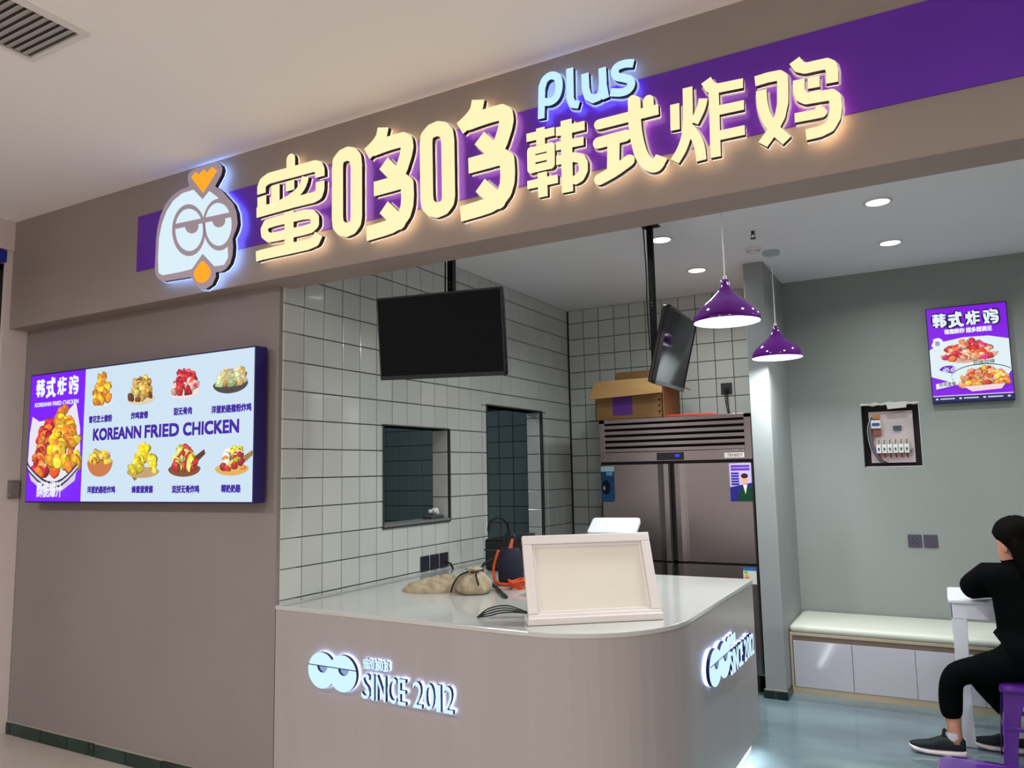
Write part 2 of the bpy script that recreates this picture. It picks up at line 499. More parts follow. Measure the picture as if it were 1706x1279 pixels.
def channel_letter(strokes, name, label, blue=False, dx=0.0, group=None, cat='sign letter'):
    """strokes: (points in metres on the sign plane, width, caps, smooth)"""
    polys = []; polysb = []
    allp = []
    for pts, w, caps, sm in strokes:
        p = [(a + dx, b) for a, b in pts]; w *= .93
        if sm: p = smooth_line(p, caps == 'c')
        polys += stroke_polys(p, w, caps); polysb += stroke_polys(p, w + 0.014, caps); allp += p
    fn = F_front(YF)
    u = sum(a for a, b in allp) / len(allp); v = min(b for a, b in allp) - .03
    t = thing(name, (u, YF - 0.03, v), label, cat, group)
    a = MB(); b = MB(); c = MB(); h = MB()
    for k, p in enumerate(polys):
        e = (k % 11) * 0.00004
        a.prism(p, fn, FD - 0.003, FD + e)
        b.prism(p, fn, 0.036 + e, FD - 0.003 + e * .5)
        h.flat(p, fn, 0.031 + e)
    for k, p in enumerate(polysb): c.prism(p, fn, 0.032 + (k % 11) * 0.00004, 0.035 + (k % 11) * 0.00004)
    a.build('face', M_faceb if blue else M_face, t)
    b.build('return', M_retb if blue else M_ret, t)
    c.build('back_plate', M_clearb if blue else M_clear, t)
    h.build('backlight', M_halob if blue else M_halo, t)
    return t
def tr(ox, oy, sc, lst):
    out = []
    for pts, w, caps, sm in lst:
        out.append(([sign_pt(ox + a / sc, oy + b / sc) for a, b in pts], w, caps, sm))
    return out
C7 = 7.104
mi_ = [
 ([(597, 70), (597, 175)], .058, 'rf', 0),
 ([(250, 478), (250, 400), (272, 345), (335, 298), (480, 258), (700, 200), (880, 150), (925, 165), (942, 205), (942, 278)], .060, 'ff', 0),
 ([(255, 512), (255, 628)], .062, 'ff', 0),
 ([(195, 705), (420, 640), (640, 578), (870, 522), (925, 490), (943, 430), (945, 332)], .056, 'ff', 0),
 ([(415, 375), (415, 640)], .058, 'ff', 0),
 ([(770, 278), (748, 360), (700, 440), (600, 530), (480, 600)], .046, 'ff', 1),
 ([(588, 325), (588, 440)], .058, 'ff', 0),
 ([(430, 803), (600, 762), (750, 727), (840, 722), (885, 770), (885, 840), (840, 885), (750, 912), (430, 985), (340, 1000), (290, 960), (283, 900), (310, 840)], .050, 'c', 0),
 ([(577, 690), (577, 1120)], .060, 'ff', 0),
 ([(188, 1222), (260, 1200), (560, 1134), (800, 1080), (890, 1040), (928, 955)], .056, 'ff', 0)]
duo = [
 ([(155, 560), (162, 480), (205, 425), (270, 395), (330, 405), (368, 450), (378, 540), (378, 850), (378, 1150), (368, 1215), (330, 1270), (265, 1300), (205, 1285), (163, 1235), (155, 1160), (155, 850)], .070, 'c', 0),
 ([(695, 88), (668, 205), (600, 305), (505, 400)], .066, 'ff', 1),
 ([(600, 335), (690, 300), (800, 262), (925, 228), (972, 258), (980, 330), (962, 420), (915, 570), (845, 690)], .072, 'rf', 0),
 ([(702, 512), (890, 700)], .070, 'fr', 0),
 ([(588, 815), (760, 768), (930, 720), (980, 760), (985, 900), (978, 1010), (950, 1110), (890, 1195), (800, 1250), (700, 1285), (500, 1345)], .072, 'ff', 0),
 ([(704, 1032), (890, 1210)], .070, 'fr', 0)]
mi_s = tr(400, 255, C7, mi_); duo_s = tr(540, 200, C7, duo)
xa = sign_pt(540 + 93 / C7, 300)[0]; xb = sign_pt(680 + 140 / C7, 275)[0]
GS = 'channel characters on the fascia'
channel_letter(mi_s, 'sign_character', 'tall cream-lit sign character mounted right beside the bird head emblem', group=GS)
channel_letter(duo_s, 'sign_character', 'tall cream-lit character between the emblem-side one and its twin', group=GS)
channel_letter(duo_s, 'sign_character', 'tall cream-lit twin character just before the row of smaller characters', dx=xb - xa, group=GS)
han = [
 ([(355, 232), (358, 430)], .040, 'ff', 0), ([(192, 352), (520, 272)], .036, 'ff', 0),
 ([(248, 508), (478, 452)], .034, 'rr', 0), ([(248, 612), (478, 558)], .030, 'ff', 0), ([(250, 722), (478, 668)], .034, 'rr', 0),
 ([(246, 508), (250, 722)], .038, 'rr', 0), ([(478, 452), (478, 668)], .036, 'rr', 0),
 ([(378, 760), (386, 1048)], .043, 'ff', 0), ([(202, 912), (560, 832)], .036, 'ff', 0),
 ([(660, 140), (676, 992)], .050, 'ff', 0), ([(540, 282), (878, 202)], .038, 'ff', 0), ([(540, 450), (865, 385)], .036, 'ff', 0),
 ([(545, 618), (740, 578), (830, 590), (862, 650), (862, 740), (825, 815), (775, 845)], .040, 'fr', 0)]
shi = [
 ([(98, 338 + 0), (98, 338)], .01, 'rr', 0)]
shi = [([(905 / C7 + 10, 902 / C7), (1610 / C7 + 10, 722 / C7)], .042, 'rf', 0),
       ([(1305 / C7 + 10, 612 / C7), (1310 / C7 + 10, 740 / C7)], .040, 'rf', 0),
       ([(1492 / C7 + 10, 615 / C7), (1495 / C7 + 10, 740 / C7)], .042, 'rf', 0)]
shi += [([(a / 2.941, b / 2.941) for a, b in p], w, c, s) for p, w, c, s in [
       ([(578, 265), (580, 360), (590, 440), (612, 520), (645, 565), (685, 575), (712, 530)], .052, 'rf', 1),
       ([(402, 464), (535, 428)], .048, 'rr', 0), ([(476, 450), (474, 585)], .052, 'ff', 0),
       ([(408, 642), (480, 602), (552, 550)], .048, 'rr', 1)]]
zha = [
 ([(240, 378), (246, 682)], .036, 'ff', 0),
 ([(392, 182), (396, 400), (394, 600), (375, 760), (320, 920), (240, 1055)], .038, 'ff', 1),
 ([(415, 660), (490, 770), (535, 880), (556, 1042)], .038, 'ff', 1),
 ([(578, 312), (550, 430), (470, 600)], .034, 'ff', 1),
 ([(612, 98), (660, 175), (740, 205)], .042, 'ff', 0), ([(690, 200), (1048, 128)], .036, 'ff', 0),
 ([(700, 462), (1060, 385)], .036, 'ff', 0), ([(720, 758), (1070, 682)], .036, 'ff', 0),
 ([(700, 190), (726, 1002)], .038, 'ff', 0)]
ji = [
 ([(268, 392), (420, 345), (550, 320), (592, 345), (597, 450), (596, 650), (562, 810), (480, 970), (360, 1140)], .038, 'ff', 0),
 ([(342, 498), (352, 650), (395, 800), (480, 940), (645, 1090)], .038, 'ff', 1),
 ([(735, 145), (790, 220), (870, 235), (1000, 205), (1110, 182), (1165, 205), (1180, 270), (1180, 405)], .040, 'ff', 0),
 ([(962, 338), (962, 466)], .040, 'ff', 0),
 ([(785, 372), (788, 500), (815, 570), (880, 598), (1040, 570), (1170, 548), (1215, 585), (1226, 700), (1212, 820), (1150, 930), (1040, 985), (872, 1025)], .040, 'ff', 0),
 ([(738, 832), (1010, 780), (1045, 690)], .030, 'ff', 0), ([(738, 825), (1060, 762)], .034, 'fr', 0)]
han_s = tr(850, 180, C7, han); zha_s = tr(1090, 120, C7, zha); ji_s = tr(1220, 80, C7, ji)
shi_s = [([sign_pt(860 + a, 80 + b) for a, b in p], w, c, s) for p, w, c, s in shi]
channel_letter(tr(850, 180, C7, han), 'sign_character', 'first smaller cream-lit character, under the blue-lit letter p', group=GS)
channel_letter([([sign_pt(860 + a, 80 + b) for a, b in p], w, c, s) for p, w, c, s in shi], 'sign_character', 'second smaller cream-lit character, under the blue-lit letter s', group=GS)
channel_letter(tr(1090, 120, C7, zha), 'sign_character', 'third smaller cream-lit character, wholly on the purple band', group=GS)
channel_letter(tr(1220, 80, C7, ji), 'sign_character', 'last smaller cream-lit character, over the bare end of the band', group=GS)
GP = 'blue-lit Plus letters'
for nm, st in (('p', [([(232, 430), (222, 832)], .031, 'ff', 0), ([(232, 470), (262, 380), (330, 325), (400, 335), (432, 400), (428, 500), (395, 585), (330, 632), (240, 636)], .033, 'rr', 1)]),
               ('l', [([(560, 238), (566, 600), (590, 660), (668, 668)], .032, 'ff', 0)]),
               ('u', [([(740, 300), (748, 480), (775, 570), (840, 602), (905, 575), (945, 500), (952, 400), (945, 232)], .033, 'ff', 0), ([(950, 400), (985, 592)], .030, 'ff', 0)]),
               ('s', [([(1315, 178), (1220, 182), (1130, 215), (1092, 275), (1120, 335), (1200, 352), (1270, 375), (1288, 430), (1250, 492), (1170, 522), (1045, 522)], .033, 'ff', 1)])):
    channel_letter(tr(870, 80, C7, st), 'sign_letter', 'blue-white lit letter %s of the raised word Plus on the fascia' % nm, blue=True, group=GP)

# bird head emblem -----------------------------------------------------
def lg(pts): return [sign_pt(240 + a / 5.329, 260 + b / 5.329) for a, b in pts]
def grow(poly, r):
    n = len(poly); a = sum(poly[i][0] * poly[(i + 1) % n][1] - poly[(i + 1) % n][0] * poly[i][1] for i in range(n))
    out = []
    for i in range(n):
        p, q, s = Vector(poly[i - 1]), Vector(poly[i]), Vector(poly[(i + 1) % n])
        t = ((q - p).normalized() + (s - q).normalized())
        if t.length < 1e-6: t = s - q
        t.normalize(); nn = Vector((t.y, -t.x)) * (1 if a > 0 else -1)
        out.append(tuple(q + nn * r))
    return out
outl = lg([(172, 1110), (130, 1090), (105, 1055), (95, 1000), (105, 760), (117, 640), (145, 530), (190, 425), (250, 350), (320, 300), (405, 268), (390, 225), (388, 180), (405, 142), (450, 112), (560, 78), (645, 52), (682, 80), (692, 115), (680, 165), (625, 265), (690, 310), (740, 368), (790, 425), (818, 500), (826, 600), (810, 660), (780, 722), (786, 800), (780, 880), (760, 950), (722, 1000), (680, 1024), (632, 1030), (632, 1070), (600, 1140), (545, 1178), (492, 1172), (450, 1140), (430, 1090), (410, 1072)])
fn = F_front(YF)
lo = thing('emblem_sign', (-3.3, YF - .03, 2.50), 'back-lit bird head emblem with half-closed eyes, orange comb and beak, on the fascia', 'sign')
M_lgrey = mat('mauve_grey_acrylic', (150, 136, 146), 0.4, emit=(160, 142, 154), strength=.5)
M_lwhite = mat('lit_white_acrylic', (60, 64, 66), 0.4, emit=(214, 236, 246), strength=1.0)
M_lor = mat('lit_orange_acrylic', (80, 50, 10), 0.4, emit=(255, 170, 26), strength=.95)
MB().prism(outl, fn, FD - .004, FD).build('face', M_lgrey, lo)
MB().prism(outl, fn, .036, FD - .004).build('return', M_ret, lo)
MB().prism(grow(outl, .010), fn, .032, .035).build('back_plate', M_clearb, lo)
MB().flat(outl, fn, .031).build('backlight', M_halob, lo)
head = [(130, 1035), (125, 900), (135, 720), (160, 600), (200, 490), (260, 395), (340, 330), (440, 298), (520, 385), (580, 310), (650, 362), (715, 450), (755, 600), (742, 780), (746, 900), (710, 965), (625, 978), (520, 865), (425, 1002), (330, 1026), (165, 1058)]
MB().prism(lg(head), fn, FD, FD + .001).build('head_panel', M_lwhite, lo)
for (cx, cy, rx, ry), (ix, iy, jx, jy), pup in (((400, 658, 148, 230), (404, 656, 122, 187), (428, 622, 60, 66)), ((668, 609, 143, 230), (664, 607, 116, 190), (668, 572, 58, 62))):
    ey = MB().prism(lg(ellipse(cx, cy, rx, ry, 40)), fn, FD + .001, FD + .002).build('eye_rim', M_lgrey, lo)
    MB().prism(lg(ellipse(ix, iy, jx, jy, 40)), fn, FD + .002, FD + .003).build('eye_white', M_lwhite, ey)
    MB().prism(lg(ellipse(pup[0], pup[1], pup[2], pup[3], 20, -.1, PI + .1, -.2 + PI) if 0 else ellipse(pup[0], pup[1], pup[2], pup[3], 24)), fn, FD + .003, FD + .0036).build('pupil', M_lgrey, ey)
    lid = [(ix - jx * math.cos(a), iy - jy * math.sin(a)) for a in [k * PI / 24 for k in range(25)]]
    sl = -.205
    cut = lambda px: 622 + (px - 404) * sl - 28
    lid = [(px, min(py, cut(px))) for px, py in lid]
    MB().prism(lg(lid), fn, FD + .0036, FD + .0046).build('eyelid', M_lwhite, ey)
MB().prism(lg([(280, 605), (775, 500), (775, 545), (280, 650)]), fn, FD + .0046, FD + .0052).build('brow_line', M_lgrey, lo)
MB().prism(lg([(420, 190), (455, 140), (490, 165), (530, 118), (560, 147), (605, 95), (650, 130), (525, 328)]), fn, FD, FD + .0015).build('comb', M_lor, lo)
MB().prism(lg(smooth_line([(520, 930), (575, 985), (592, 1030), (570, 1090), (520, 1125), (478, 1115), (450, 1080), (445, 1030), (470, 985)], True, 3)), fn, FD, FD + .0015).build('beak', M_lor, lo)

# ================================================================== MENU LIGHT BOX
def fit_strokes(st, u0, u1, v0, v1, grow_=0.0):
    """strokes of a sign character scaled into a rectangle, as polygons"""
    xs = [a for p, w, c, s in st for a, b in p]; ys = [b for p, w, c, s in st for a, b in p]
    m_ = .028; x0, x1, y0, y1 = min(xs) - m_, max(xs) + m_, min(ys) - m_, max(ys) + m_
    sx, sy = (u1 - u0) / (x1 - x0), (v1 - v0) / (y1 - y0); out = []
    for p, w, c, s in st:
        q = [(u0 + (a - x0) * sx, v0 + (b - y0) * sy) for a, b in p]
        if s: q = smooth_line(q, c == 'c')
        out += stroke_polys(q, w * .93 * (sx * sy) ** .5 + grow_, c)
    return out
def blob(u, v, r, n, rnd, sq=1.0, rot=0.0):
    out = []
    for k in range(n):
        a = 2 * PI * k / n; q = r * rnd.uniform(.75, 1.15)
        x, y = q * math.cos(a), q * math.sin(a) * sq
        out.append((u + x * math.cos(rot) - y * math.sin(rot), v + x * math.sin(rot) + y * math.cos(rot)))
    return out
class Print(MB):
    def __init__(s, fn, d0): super().__init__(); s.fn = fn; s.d = d0
    def poly(s, p, c): s.cc = c; s.flat(p, s.fn, s.d); s.d += 2e-5
    def text(s, body, u0, u1, v0, v1, c, bold=0.0, rot=0.0):
        s.cc = c; b = bold * (v1 - v0)
        for dx, dy in ((0, 0), (b, b), (-b, b), (b, -b), (-b, -b), (b, 0), (-b, 0)) if bold else ((0, 0),):
            put_text(s, body, s.fn, u0 + dx, u1 + dx, v0 + dy, v1 + dy, s.d, 0, 0, rot); s.d += 2e-5
    def glyphs(s, chars, u0, u1, v0, v1, c, grow_=0.0, gap=.06):
        s.cc = c; n = len(chars); cw = (u1 - u0) / n
        for k, st in enumerate(chars):
            for p in fit_strokes(st, u0 + cw * (k + gap / 2), u0 + cw * (k + 1 - gap / 2), v0, v1, grow_):
                s.flat(p, s.fn, s.d)
            s.d += 2e-5
    def heap(s, u, v, w, h, pal, n, rnd, r=None, sq=.7):
        """pile of food pieces: fills a dome of width w and height h with its base at v"""
        r = r or w * .1
        its = []
        for _ in range(n):
            a = rnd.uniform(-1, 1); b = rnd.random()
            if a * a + b * b > 1.02: a *= .6; b *= .7
            its.append((u + a * w * .5 * .92, v + b * h, rnd.random()))
        its.sort(key=lambda t: -t[1])
        for x, y, q in its:
            c = pal[int(q * len(pal)) % len(pal)]; k = rnd.uniform(.78, 1.12)
            rr = r * rnd.uniform(.7, 1.25); ro = rnd.uniform(-1, 1)
            dk = tuple(min(255, int(t * k * .62)) for t in c)
            s.poly(blob(x + rr * .12, y - rr * .16, rr * 1.08, 8, rnd, sq, ro), dk)
            s.poly(blob(x, y, rr, 8, rnd, sq, ro), tuple(min(255, int(t * k)) for t in c))
            s.poly(blob(x - rr * .2, y + rr * .25, rr * .42, 6, rnd, sq, ro), tuple(min(255, int(t * k * 1.12 + 22)) for t in c))
YM = YW - 0.10
mu0, mu1, mz0, mz1 = -4.925, -2.962, 1.415, 2.20
t = thing('menu_light_box', ((mu0 + mu1) / 2, YW - .05, mz0), 'large lit menu board with purple end panel on the taupe wall', 'light box')
MB().box(-4.4, -3.5, YW - .024, YW - .0005, 1.75, 1.80).build('hanging_rail', M_steeld, t)
MB().box(mu0, mu1, YM, YW - .023, mz0, mz1).build('case', mat('indigo_case', (36, 18, 92), 0.4), t, bevel=.003)
fnm = F_front(YM)
pw = Print(fnm, .0008)
us = mu0 + (mu1 - mu0) * .286     # purple / white border
us = on(139, 720, 1, YM).x
pw.poly([(mu0 + .008, mz0 + .008), (us, mz0 + .008), (us, mz1 - .008), (mu0 + .008, mz1 - .008)], (122, 2, 252))
pw.poly([(us, mz0 + .008), (mu1 - .006, mz0 + .008), (mu1 - .006, mz1 - .008), (us, mz1 - .008)], (205, 226, 243))
PM = print_mat('backlit_print', 1.0)
pw.build('lit_panel', PM, t)
def mp(px, py): p = on(px, py, 1, YM); return (p.x, p.z)
VIO = (58, 14, 160)
# captions and title
def cap_text(body, x0, y0, x1, y1, h, c=VIO, bold=.052, pr=None):
    a = mp(x0, y0); b = mp(x1, y1)
    q = pr or Print(fnm, .0016)
    q.text(body, a[0], b[0], (a[1] + b[1]) / 2 - h / 2, (a[1] + b[1]) / 2 + h / 2, c, bold)
    if pr is None: q.build('caption_print', PM, t)
for _w, _x0, _x1 in (('KOREANN', 156, 235), ('FRIED', 242, 298), ('CHICKEN', 306, 398)):
    cap_text(_w, _x0, 724 - (_x0 - 156) * .0617, _x1, 724 - (_x1 - 156) * .0617, .064, bold=.06)
for body, x0, y0, x1, y1 in (('雪花芝士撒粉', 149, 699, 187, 696), ('炸鸡套餐', 219, 693, 247, 690), ('甜无骨肉', 290, 686, 320, 683), ('洋葱奶酪撒粉炸鸡', 353, 683, 419, 677),
                             ('洋葱奶酪粉炸鸡', 146, 816, 192, 815), ('蜂蜜蛋黄酱', 220, 815, 255, 815), ('双拼无骨炸鸡', 287, 815, 332, 814), ('椰奶奶酪', 369, 814, 401, 813)):
    cap_text(body, x0, y0, x1, y1, .038)
# left purple panel: heading and big bowl
pp = Print(fnm, .0016)
rnd = random.Random(11)
_a = mp(59, 655); _b = mp(132, 643); _z = (_a[1] + _b[1]) / 2
pp.glyphs([han_s, shi_s, zha_s, ji_s], _a[0], _b[0], _z - .045, _z + .085, (238, 244, 250), .004)
cap_text('KOREANN FRIED CHICKEN', 59, 675, 131, 668, .024, (238, 240, 250), .05, pp)
def pxp(lst): return [mp(40 + a / 10.66, 600 + b / 10.66) for a, b in lst]
pp.poly(pxp([(160, 1005), (280, 1090), (700, 1000), (930, 730), (1000, 1200), (1000, 1900), (860, 2080), (600, 2180), (350, 2150), (150, 2000), (75, 1800), (110, 1300)]), (232, 228, 240))
b0 = mp(48 + 4, 795); b1 = mp(133, 795); bt = mp(90, 690)
pp.heap((b0[0] + b1[0]) / 2 - .07, b0[1] + .03, (b1[0] - b0[0]) * .62, .34, [(225, 80, 30), (205, 30, 40), (235, 120, 40), (240, 150, 60), (190, 20, 60)], 90, rnd, .045)
pp.heap((b0[0] + b1[0]) / 2 + .09, b0[1] + .04, (b1[0] - b0[0]) * .58, .40, [(250, 210, 20), (240, 160, 30), (235, 130, 40), (255, 225, 60)], 90, rnd, .045)
rim = [mp(48 + i * 8.5, 772 + 32 * math.sin(PI * i / 10)) for i in range(11)]
pp.poly(rim + [mp(128, 800), mp(105, 818), mp(75, 818), mp(55, 800)], (214, 206, 226))
for a, b in zip(rim[:-1], rim[1:]):
    for dz in (0, -.03):
        pp.poly([(a[0], a[1] + .006 + dz), (a[0], a[1] - .006 + dz), (b[0], b[1] - .006 + dz), (b[0], b[1] + .006 + dz)], (24, 16, 60))
cap_text('酥脆爆汁', 65, 815, 107, 815, .09, (240, 244, 250), .02, pp)
pp.build('bucket_print', PM, t)
dishes = [(170, 678, 32, 50, (225, 232, 240), [(236, 170, 40), (228, 140, 30), (246, 205, 60)], 26, 'cone'),
          (235, 674, 40, 48, (226, 206, 170), [(200, 150, 60), (226, 186, 90), (120, 70, 40), (240, 214, 120)], 40, 'dome'),
          (308, 664, 42, 50, (236, 226, 220), [(204, 24, 54), (226, 60, 60), (170, 20, 40), (240, 190, 180)], 40, 'dome'),
          (384, 655, 50, 46, (70, 66, 66), [(226, 214, 170), (240, 226, 180), (206, 160, 80), (186, 206, 140)], 34, 'wide'),
          (166, 794, 36, 46, (204, 120, 70), [(240, 196, 50), (226, 160, 50), (248, 216, 110)], 30, 'bowl'),
          (238, 796, 46, 50, (196, 160, 110), [(246, 216, 20), (240, 196, 30), (250, 232, 70)], 40, 'dome'),
          (307, 794, 46, 50, (130, 76, 40), [(226, 216, 70), (196, 50, 50), (240, 226, 120), (180, 40, 44)], 40, 'board'),
          (386, 792, 48, 46, (226, 176, 90), [(226, 226, 30), (200, 40, 50), (214, 120, 40), (236, 230, 210)], 36, 'board')]
for (cx, by, wpx, hpx, bc, pal, n, kd) in dishes:
    d = Print(fnm, .0016)
    c0 = mp(cx, by); wl_ = mp(cx - wpx / 2, by)[0]; wr = mp(cx + wpx / 2, by)[0]
    w = (wr - wl_) * 1.12; h = (mp(cx, by - hpx)[1] - c0[1]) * 1.1
    base = {'cone': .15, 'dome': .2, 'wide': .32, 'bowl': .5, 'board': .25}[kd] * h
    rim_z = c0[1] + base
    if kd == 'board':
        d.poly([(c0[0] + w * .2, rim_z - h * .02), (c0[0] + w * .66, rim_z + h * .42), (c0[0] + w * .62, rim_z + h * .56), (c0[0] + w * .1, rim_z + h * .2)], tuple(int(q * .7) for q in bc))
    d.poly([(c0[0] + w * .52 * math.cos(a), rim_z - base * math.sin(a) * 1.0) for a in [PI * k / 14 for k in range(15)]], tuple(int(q * .82) for q in bc))
    d.poly(ellipse(c0[0], rim_z, w * .52, h * .13, 20), bc)
    d.heap(c0[0], rim_z - h * .04, w * (.86 if kd != 'cone' else .8), (h - base) * .95, pal, n, rnd, w * (.12 if kd != 'cone' else .17))
    d.poly([(c0[0] + w * .52 * math.cos(a), rim_z - base * math.sin(a)) for a in [PI * k / 14 for k in range(15)]] +
           [(c0[0] + w * .5 * math.cos(a), rim_z - h * .11 * math.sin(a)) for a in [PI - PI * k / 14 for k in range(15)]], bc)
    d.build('dish_print', PM, t)
# ================================================================== POSTER LIGHT BOX ON THE BACK WALL
YP = YB - 0.02 - 0.04
t = thing('poster_light_box', (.23, YP + .02, 1.965), 'lit purple and white dish poster hanging on the grey seating wall', 'light box')
q0, q1, r0, r1 = -.020, .478, 1.966, 2.655
MB().box(q0, q1, YP, YB - .02, r0, r1).build('case', mat('navy_case', (20, 22, 60), 0.4), t, bevel=.003)
fnp = F_front(YP); p = Print(fnp, .0008); rnd = random.Random(5)
W_, H_ = q1 - q0, r1 - r0
def U(a): return q0 + a * W_
def V(a): return r1 - a * H_
PUR = (128, 6, 226)
p.poly([(U(.012), V(.93)), (U(.988), V(.93)), (U(.988), V(.01)), (U(.012), V(.01))], PUR)
p.poly([(U(.012), V(.44)), (U(.2), V(.36)), (U(.45), V(.33)), (U(.75), V(.335)), (U(.988), V(.38)), (U(.988), V(.70)), (U(.82), V(.86)), (U(.6), V(.86)), (U(.3), V(.80)), (U(.012), V(.72))], (222, 238, 244))
p.poly([(U(.012), V(.988)), (U(.988), V(.988)), (U(.988), V(.925)), (U(.012), V(.925))], (24, 24, 84))
p.poly([(U(.012), V(.93)), (U(.988), V(.93)), (U(.988), V(.92)), (U(.012), V(.92))], (226, 190, 250))
p.glyphs([han_s, shi_s, zha_s, ji_s], U(.06), U(.90), V(.222), V(.052), (20, 20, 50), .024)
p.glyphs([han_s, shi_s, zha_s, ji_s], U(.06), U(.90), V(.222), V(.052), (226, 238, 248), .004)
p.text('现做鲜炸 超多超满足', U(.22), U(.80), V(.285), V(.235), (236, 238, 250), .045)
p.poly(blob(U(.12), V(.375), W_ * .075, 14, rnd), (238, 238, 250)); p.text('香', U(.085), U(.155), V(.40), V(.35), (60, 50, 150), .01)
p.poly([(U(.16 + .34 - .36 * math.cos(a)), V(.50 + .10 * math.sin(a))) for a in [PI * k / 16 for k in range(17)]], (222, 170, 150))
p.heap(U(.49), V(.55), W_ * .64, H_ * .19, [(216, 30, 66), (226, 50, 40), (206, 40, 110), (240, 180, 150), (236, 120, 60)], 90, rnd, W_ * .05)
p.poly([(U(.47), V(.60)), (U(.84), V(.56)), (U(.84), V(.62)), (U(.47), V(.655))], (224, 240, 240)); p.text('招牌甜辣', U(.54), U(.80), V(.625), V(.58), (28, 40, 50), .01, .06)
p.poly(blob(U(.24), V(.655), W_ * .11, 14, rnd, .5), (104, 14, 190)); p.text('必点', U(.16), U(.33), V(.68), V(.63), (240, 240, 250), .02)
for k in range(14):
    a0 = PI * .15 + k * PI * 1.05 / 14; a1 = a0 + PI * 1.05 / 14
    pa = (U(.64 + .38 * math.cos(a0)), V(.735 - .115 * math.sin(a0))); pb = (U(.64 + .38 * math.cos(a1)), V(.735 - .115 * math.sin(a1)))
    p.poly([(pa[0], pa[1] + .003), (pa[0], pa[1] - .003), (pb[0], pb[1] - .003), (pb[0], pb[1] + .003)], (40, 70, 74))
p.heap(U(.66), V(.83), W_ * .66, H_ * .17, [(236, 190, 60), (230, 130, 60), (240, 160, 110), (206, 60, 50), (244, 214, 120)], 90, rnd, W_ * .05)
p.poly([(U(.40), V(.84)), (U(.9), V(.83)), (U(.85), V(.88)), (U(.5), V(.895))], (240, 214, 220))
p.poly([(U(.06), V(.80)), (U(.34), V(.765)), (U(.34), V(.815)), (U(.06), V(.855))], (230, 242, 244)); p.text('炸鸡套餐', U(.10), U(.31), V(.83), V(.785), (28, 40, 50), .01, .06)
for k in range(4): p.poly(ellipse(U(.06 + k * .29), V(.957), W_ * .018, W_ * .014, 10), (206, 216, 236))
for k in range(3): p.poly([(U(.10 + k * .29), V(.963)), (U(.28 + k * .29), V(.963)), (U(.28 + k * .29), V(.95)), (U(.10 + k * .29), V(.95))], (196, 206, 226))
p.build('lit_poster', PM, t)
# ================================================================== COUNTER
CT = 0.92
arc = [(-1.47 + .5 * math.sin(a), 3.255 - .5 * math.cos(a)) for a in [k * PI / 2 / 14 for k in range(15)]]
front = [(-2.890, 2.805), (-2.3, 2.7836), (-1.8, 2.7656)]
outer = front + arc + [(-.972, 4.50)]
inner = [(-1.62, 4.50), (-1.62, 3.5), (-1.95, 3.5), (-1.95, 4.84), (-2.890, 4.84)]
ctr = thing('service_counter', (-1.9, 3.6, 0), 'white service counter with rounded corner in front of the tiled kitchen', 'counter')
M_cf = mat('counter_front_laminate', (160, 153, 152), 0.28, var=0.025, vscale=2.5, stretch=(6, 6, .4))
M_ct = mat('polished_white_stone', (184, 186, 182), 0.12, var=0.03, vscale=3, coat=.3)
body = MB(); body.prism(outer + inner, F_up(0), .10, .90); body.build('body', M_cf, ctr)
MB().prism(grow(outer + inner, .004), F_up(0), .90, CT).build('countertop', M_ct, ctr, bevel=.003)
MB().prism(grow(outer + inner, -.06), F_up(0), 0.0, .10).build('plinth', mat('pale_plinth', (180, 176, 172), .5), ctr)
led = MB()
path = [(-2.86, 2.84)] + [(a + .0, b) for a, b in []]
ins = grow(outer + inner, -.030)[:len(outer)]
for a, b in zip(ins[:-1], ins[1:]):
    d = Vector(b) - Vector(a); L = d.length; d.normalize(); q = Vector((-d.y, d.x)) * .016
    led.add([(a[0] + q.x, a[1] + q.y, .097), (b[0] + q.x, b[1] + q.y, .097), (b[0] - q.x, b[1] - q.y, .097), (a[0] - q.x, a[1] - q.y, .097)], [(0, 1, 2, 3)])
led.build('led_strip', mat('led_strip_light', (255, 255, 255), .5, emit=(240, 248, 255), strength=34.0), ctr)

# lit lettering on both counter faces
M_ltr = mat('lit_pale_blue_letter', (50, 62, 70), .4, emit=(206, 240, 252), strength=1.0)
M_lside = mat('navy_letter_side', (10, 14, 84), .3)
M_lhalo = mat('cold_backlight', (220, 230, 255), .4, emit=(186, 206, 255), strength=9)
def lit_glyph(body, fn, u0, u1, v0, v1, label, group, bold=.0, cat='sign letter', depth=.030, narrow=True):
    p = fn((u0 + u1) / 2, v0, .01)
    t = thing('counter_letter', p, label, cat, group)
    a = MB(); put_text_ext(a, body, fn, u0, u1, v0, v1, depth - .003, depth, bold); a.build('face', M_ltr, t)
    a = MB(); put_text_ext(a, body, fn, u0, u1, v0, v1, .010, depth - .003, bold); a.build('return', M_lside, t)
    a = MB(); g = .003
    put_text_ext(a, body, fn, u0, u1, v0, v1, .009, .0096, bold); a.build('backlight', M_lhalo, t)
    fv, ff = text_geo(body, bold, 0.1); q_ = [fv[i] for i in ff[0]]; mx, my = sum(v[0] for v in q_) / len(q_), sum(v[1] for v in q_) / len(q_)
    a = MB(); uu, vv = u0 + mx * (u1 - u0), v0 + my * (v1 - v0)
    a.prism([(uu - .0015, vv - .0015), (uu + .0015, vv - .0015), (uu + .0015, vv + .0015), (uu - .0015, vv + .0015)], fn, .0005, .010); a.build('pin', M_steeld, t)
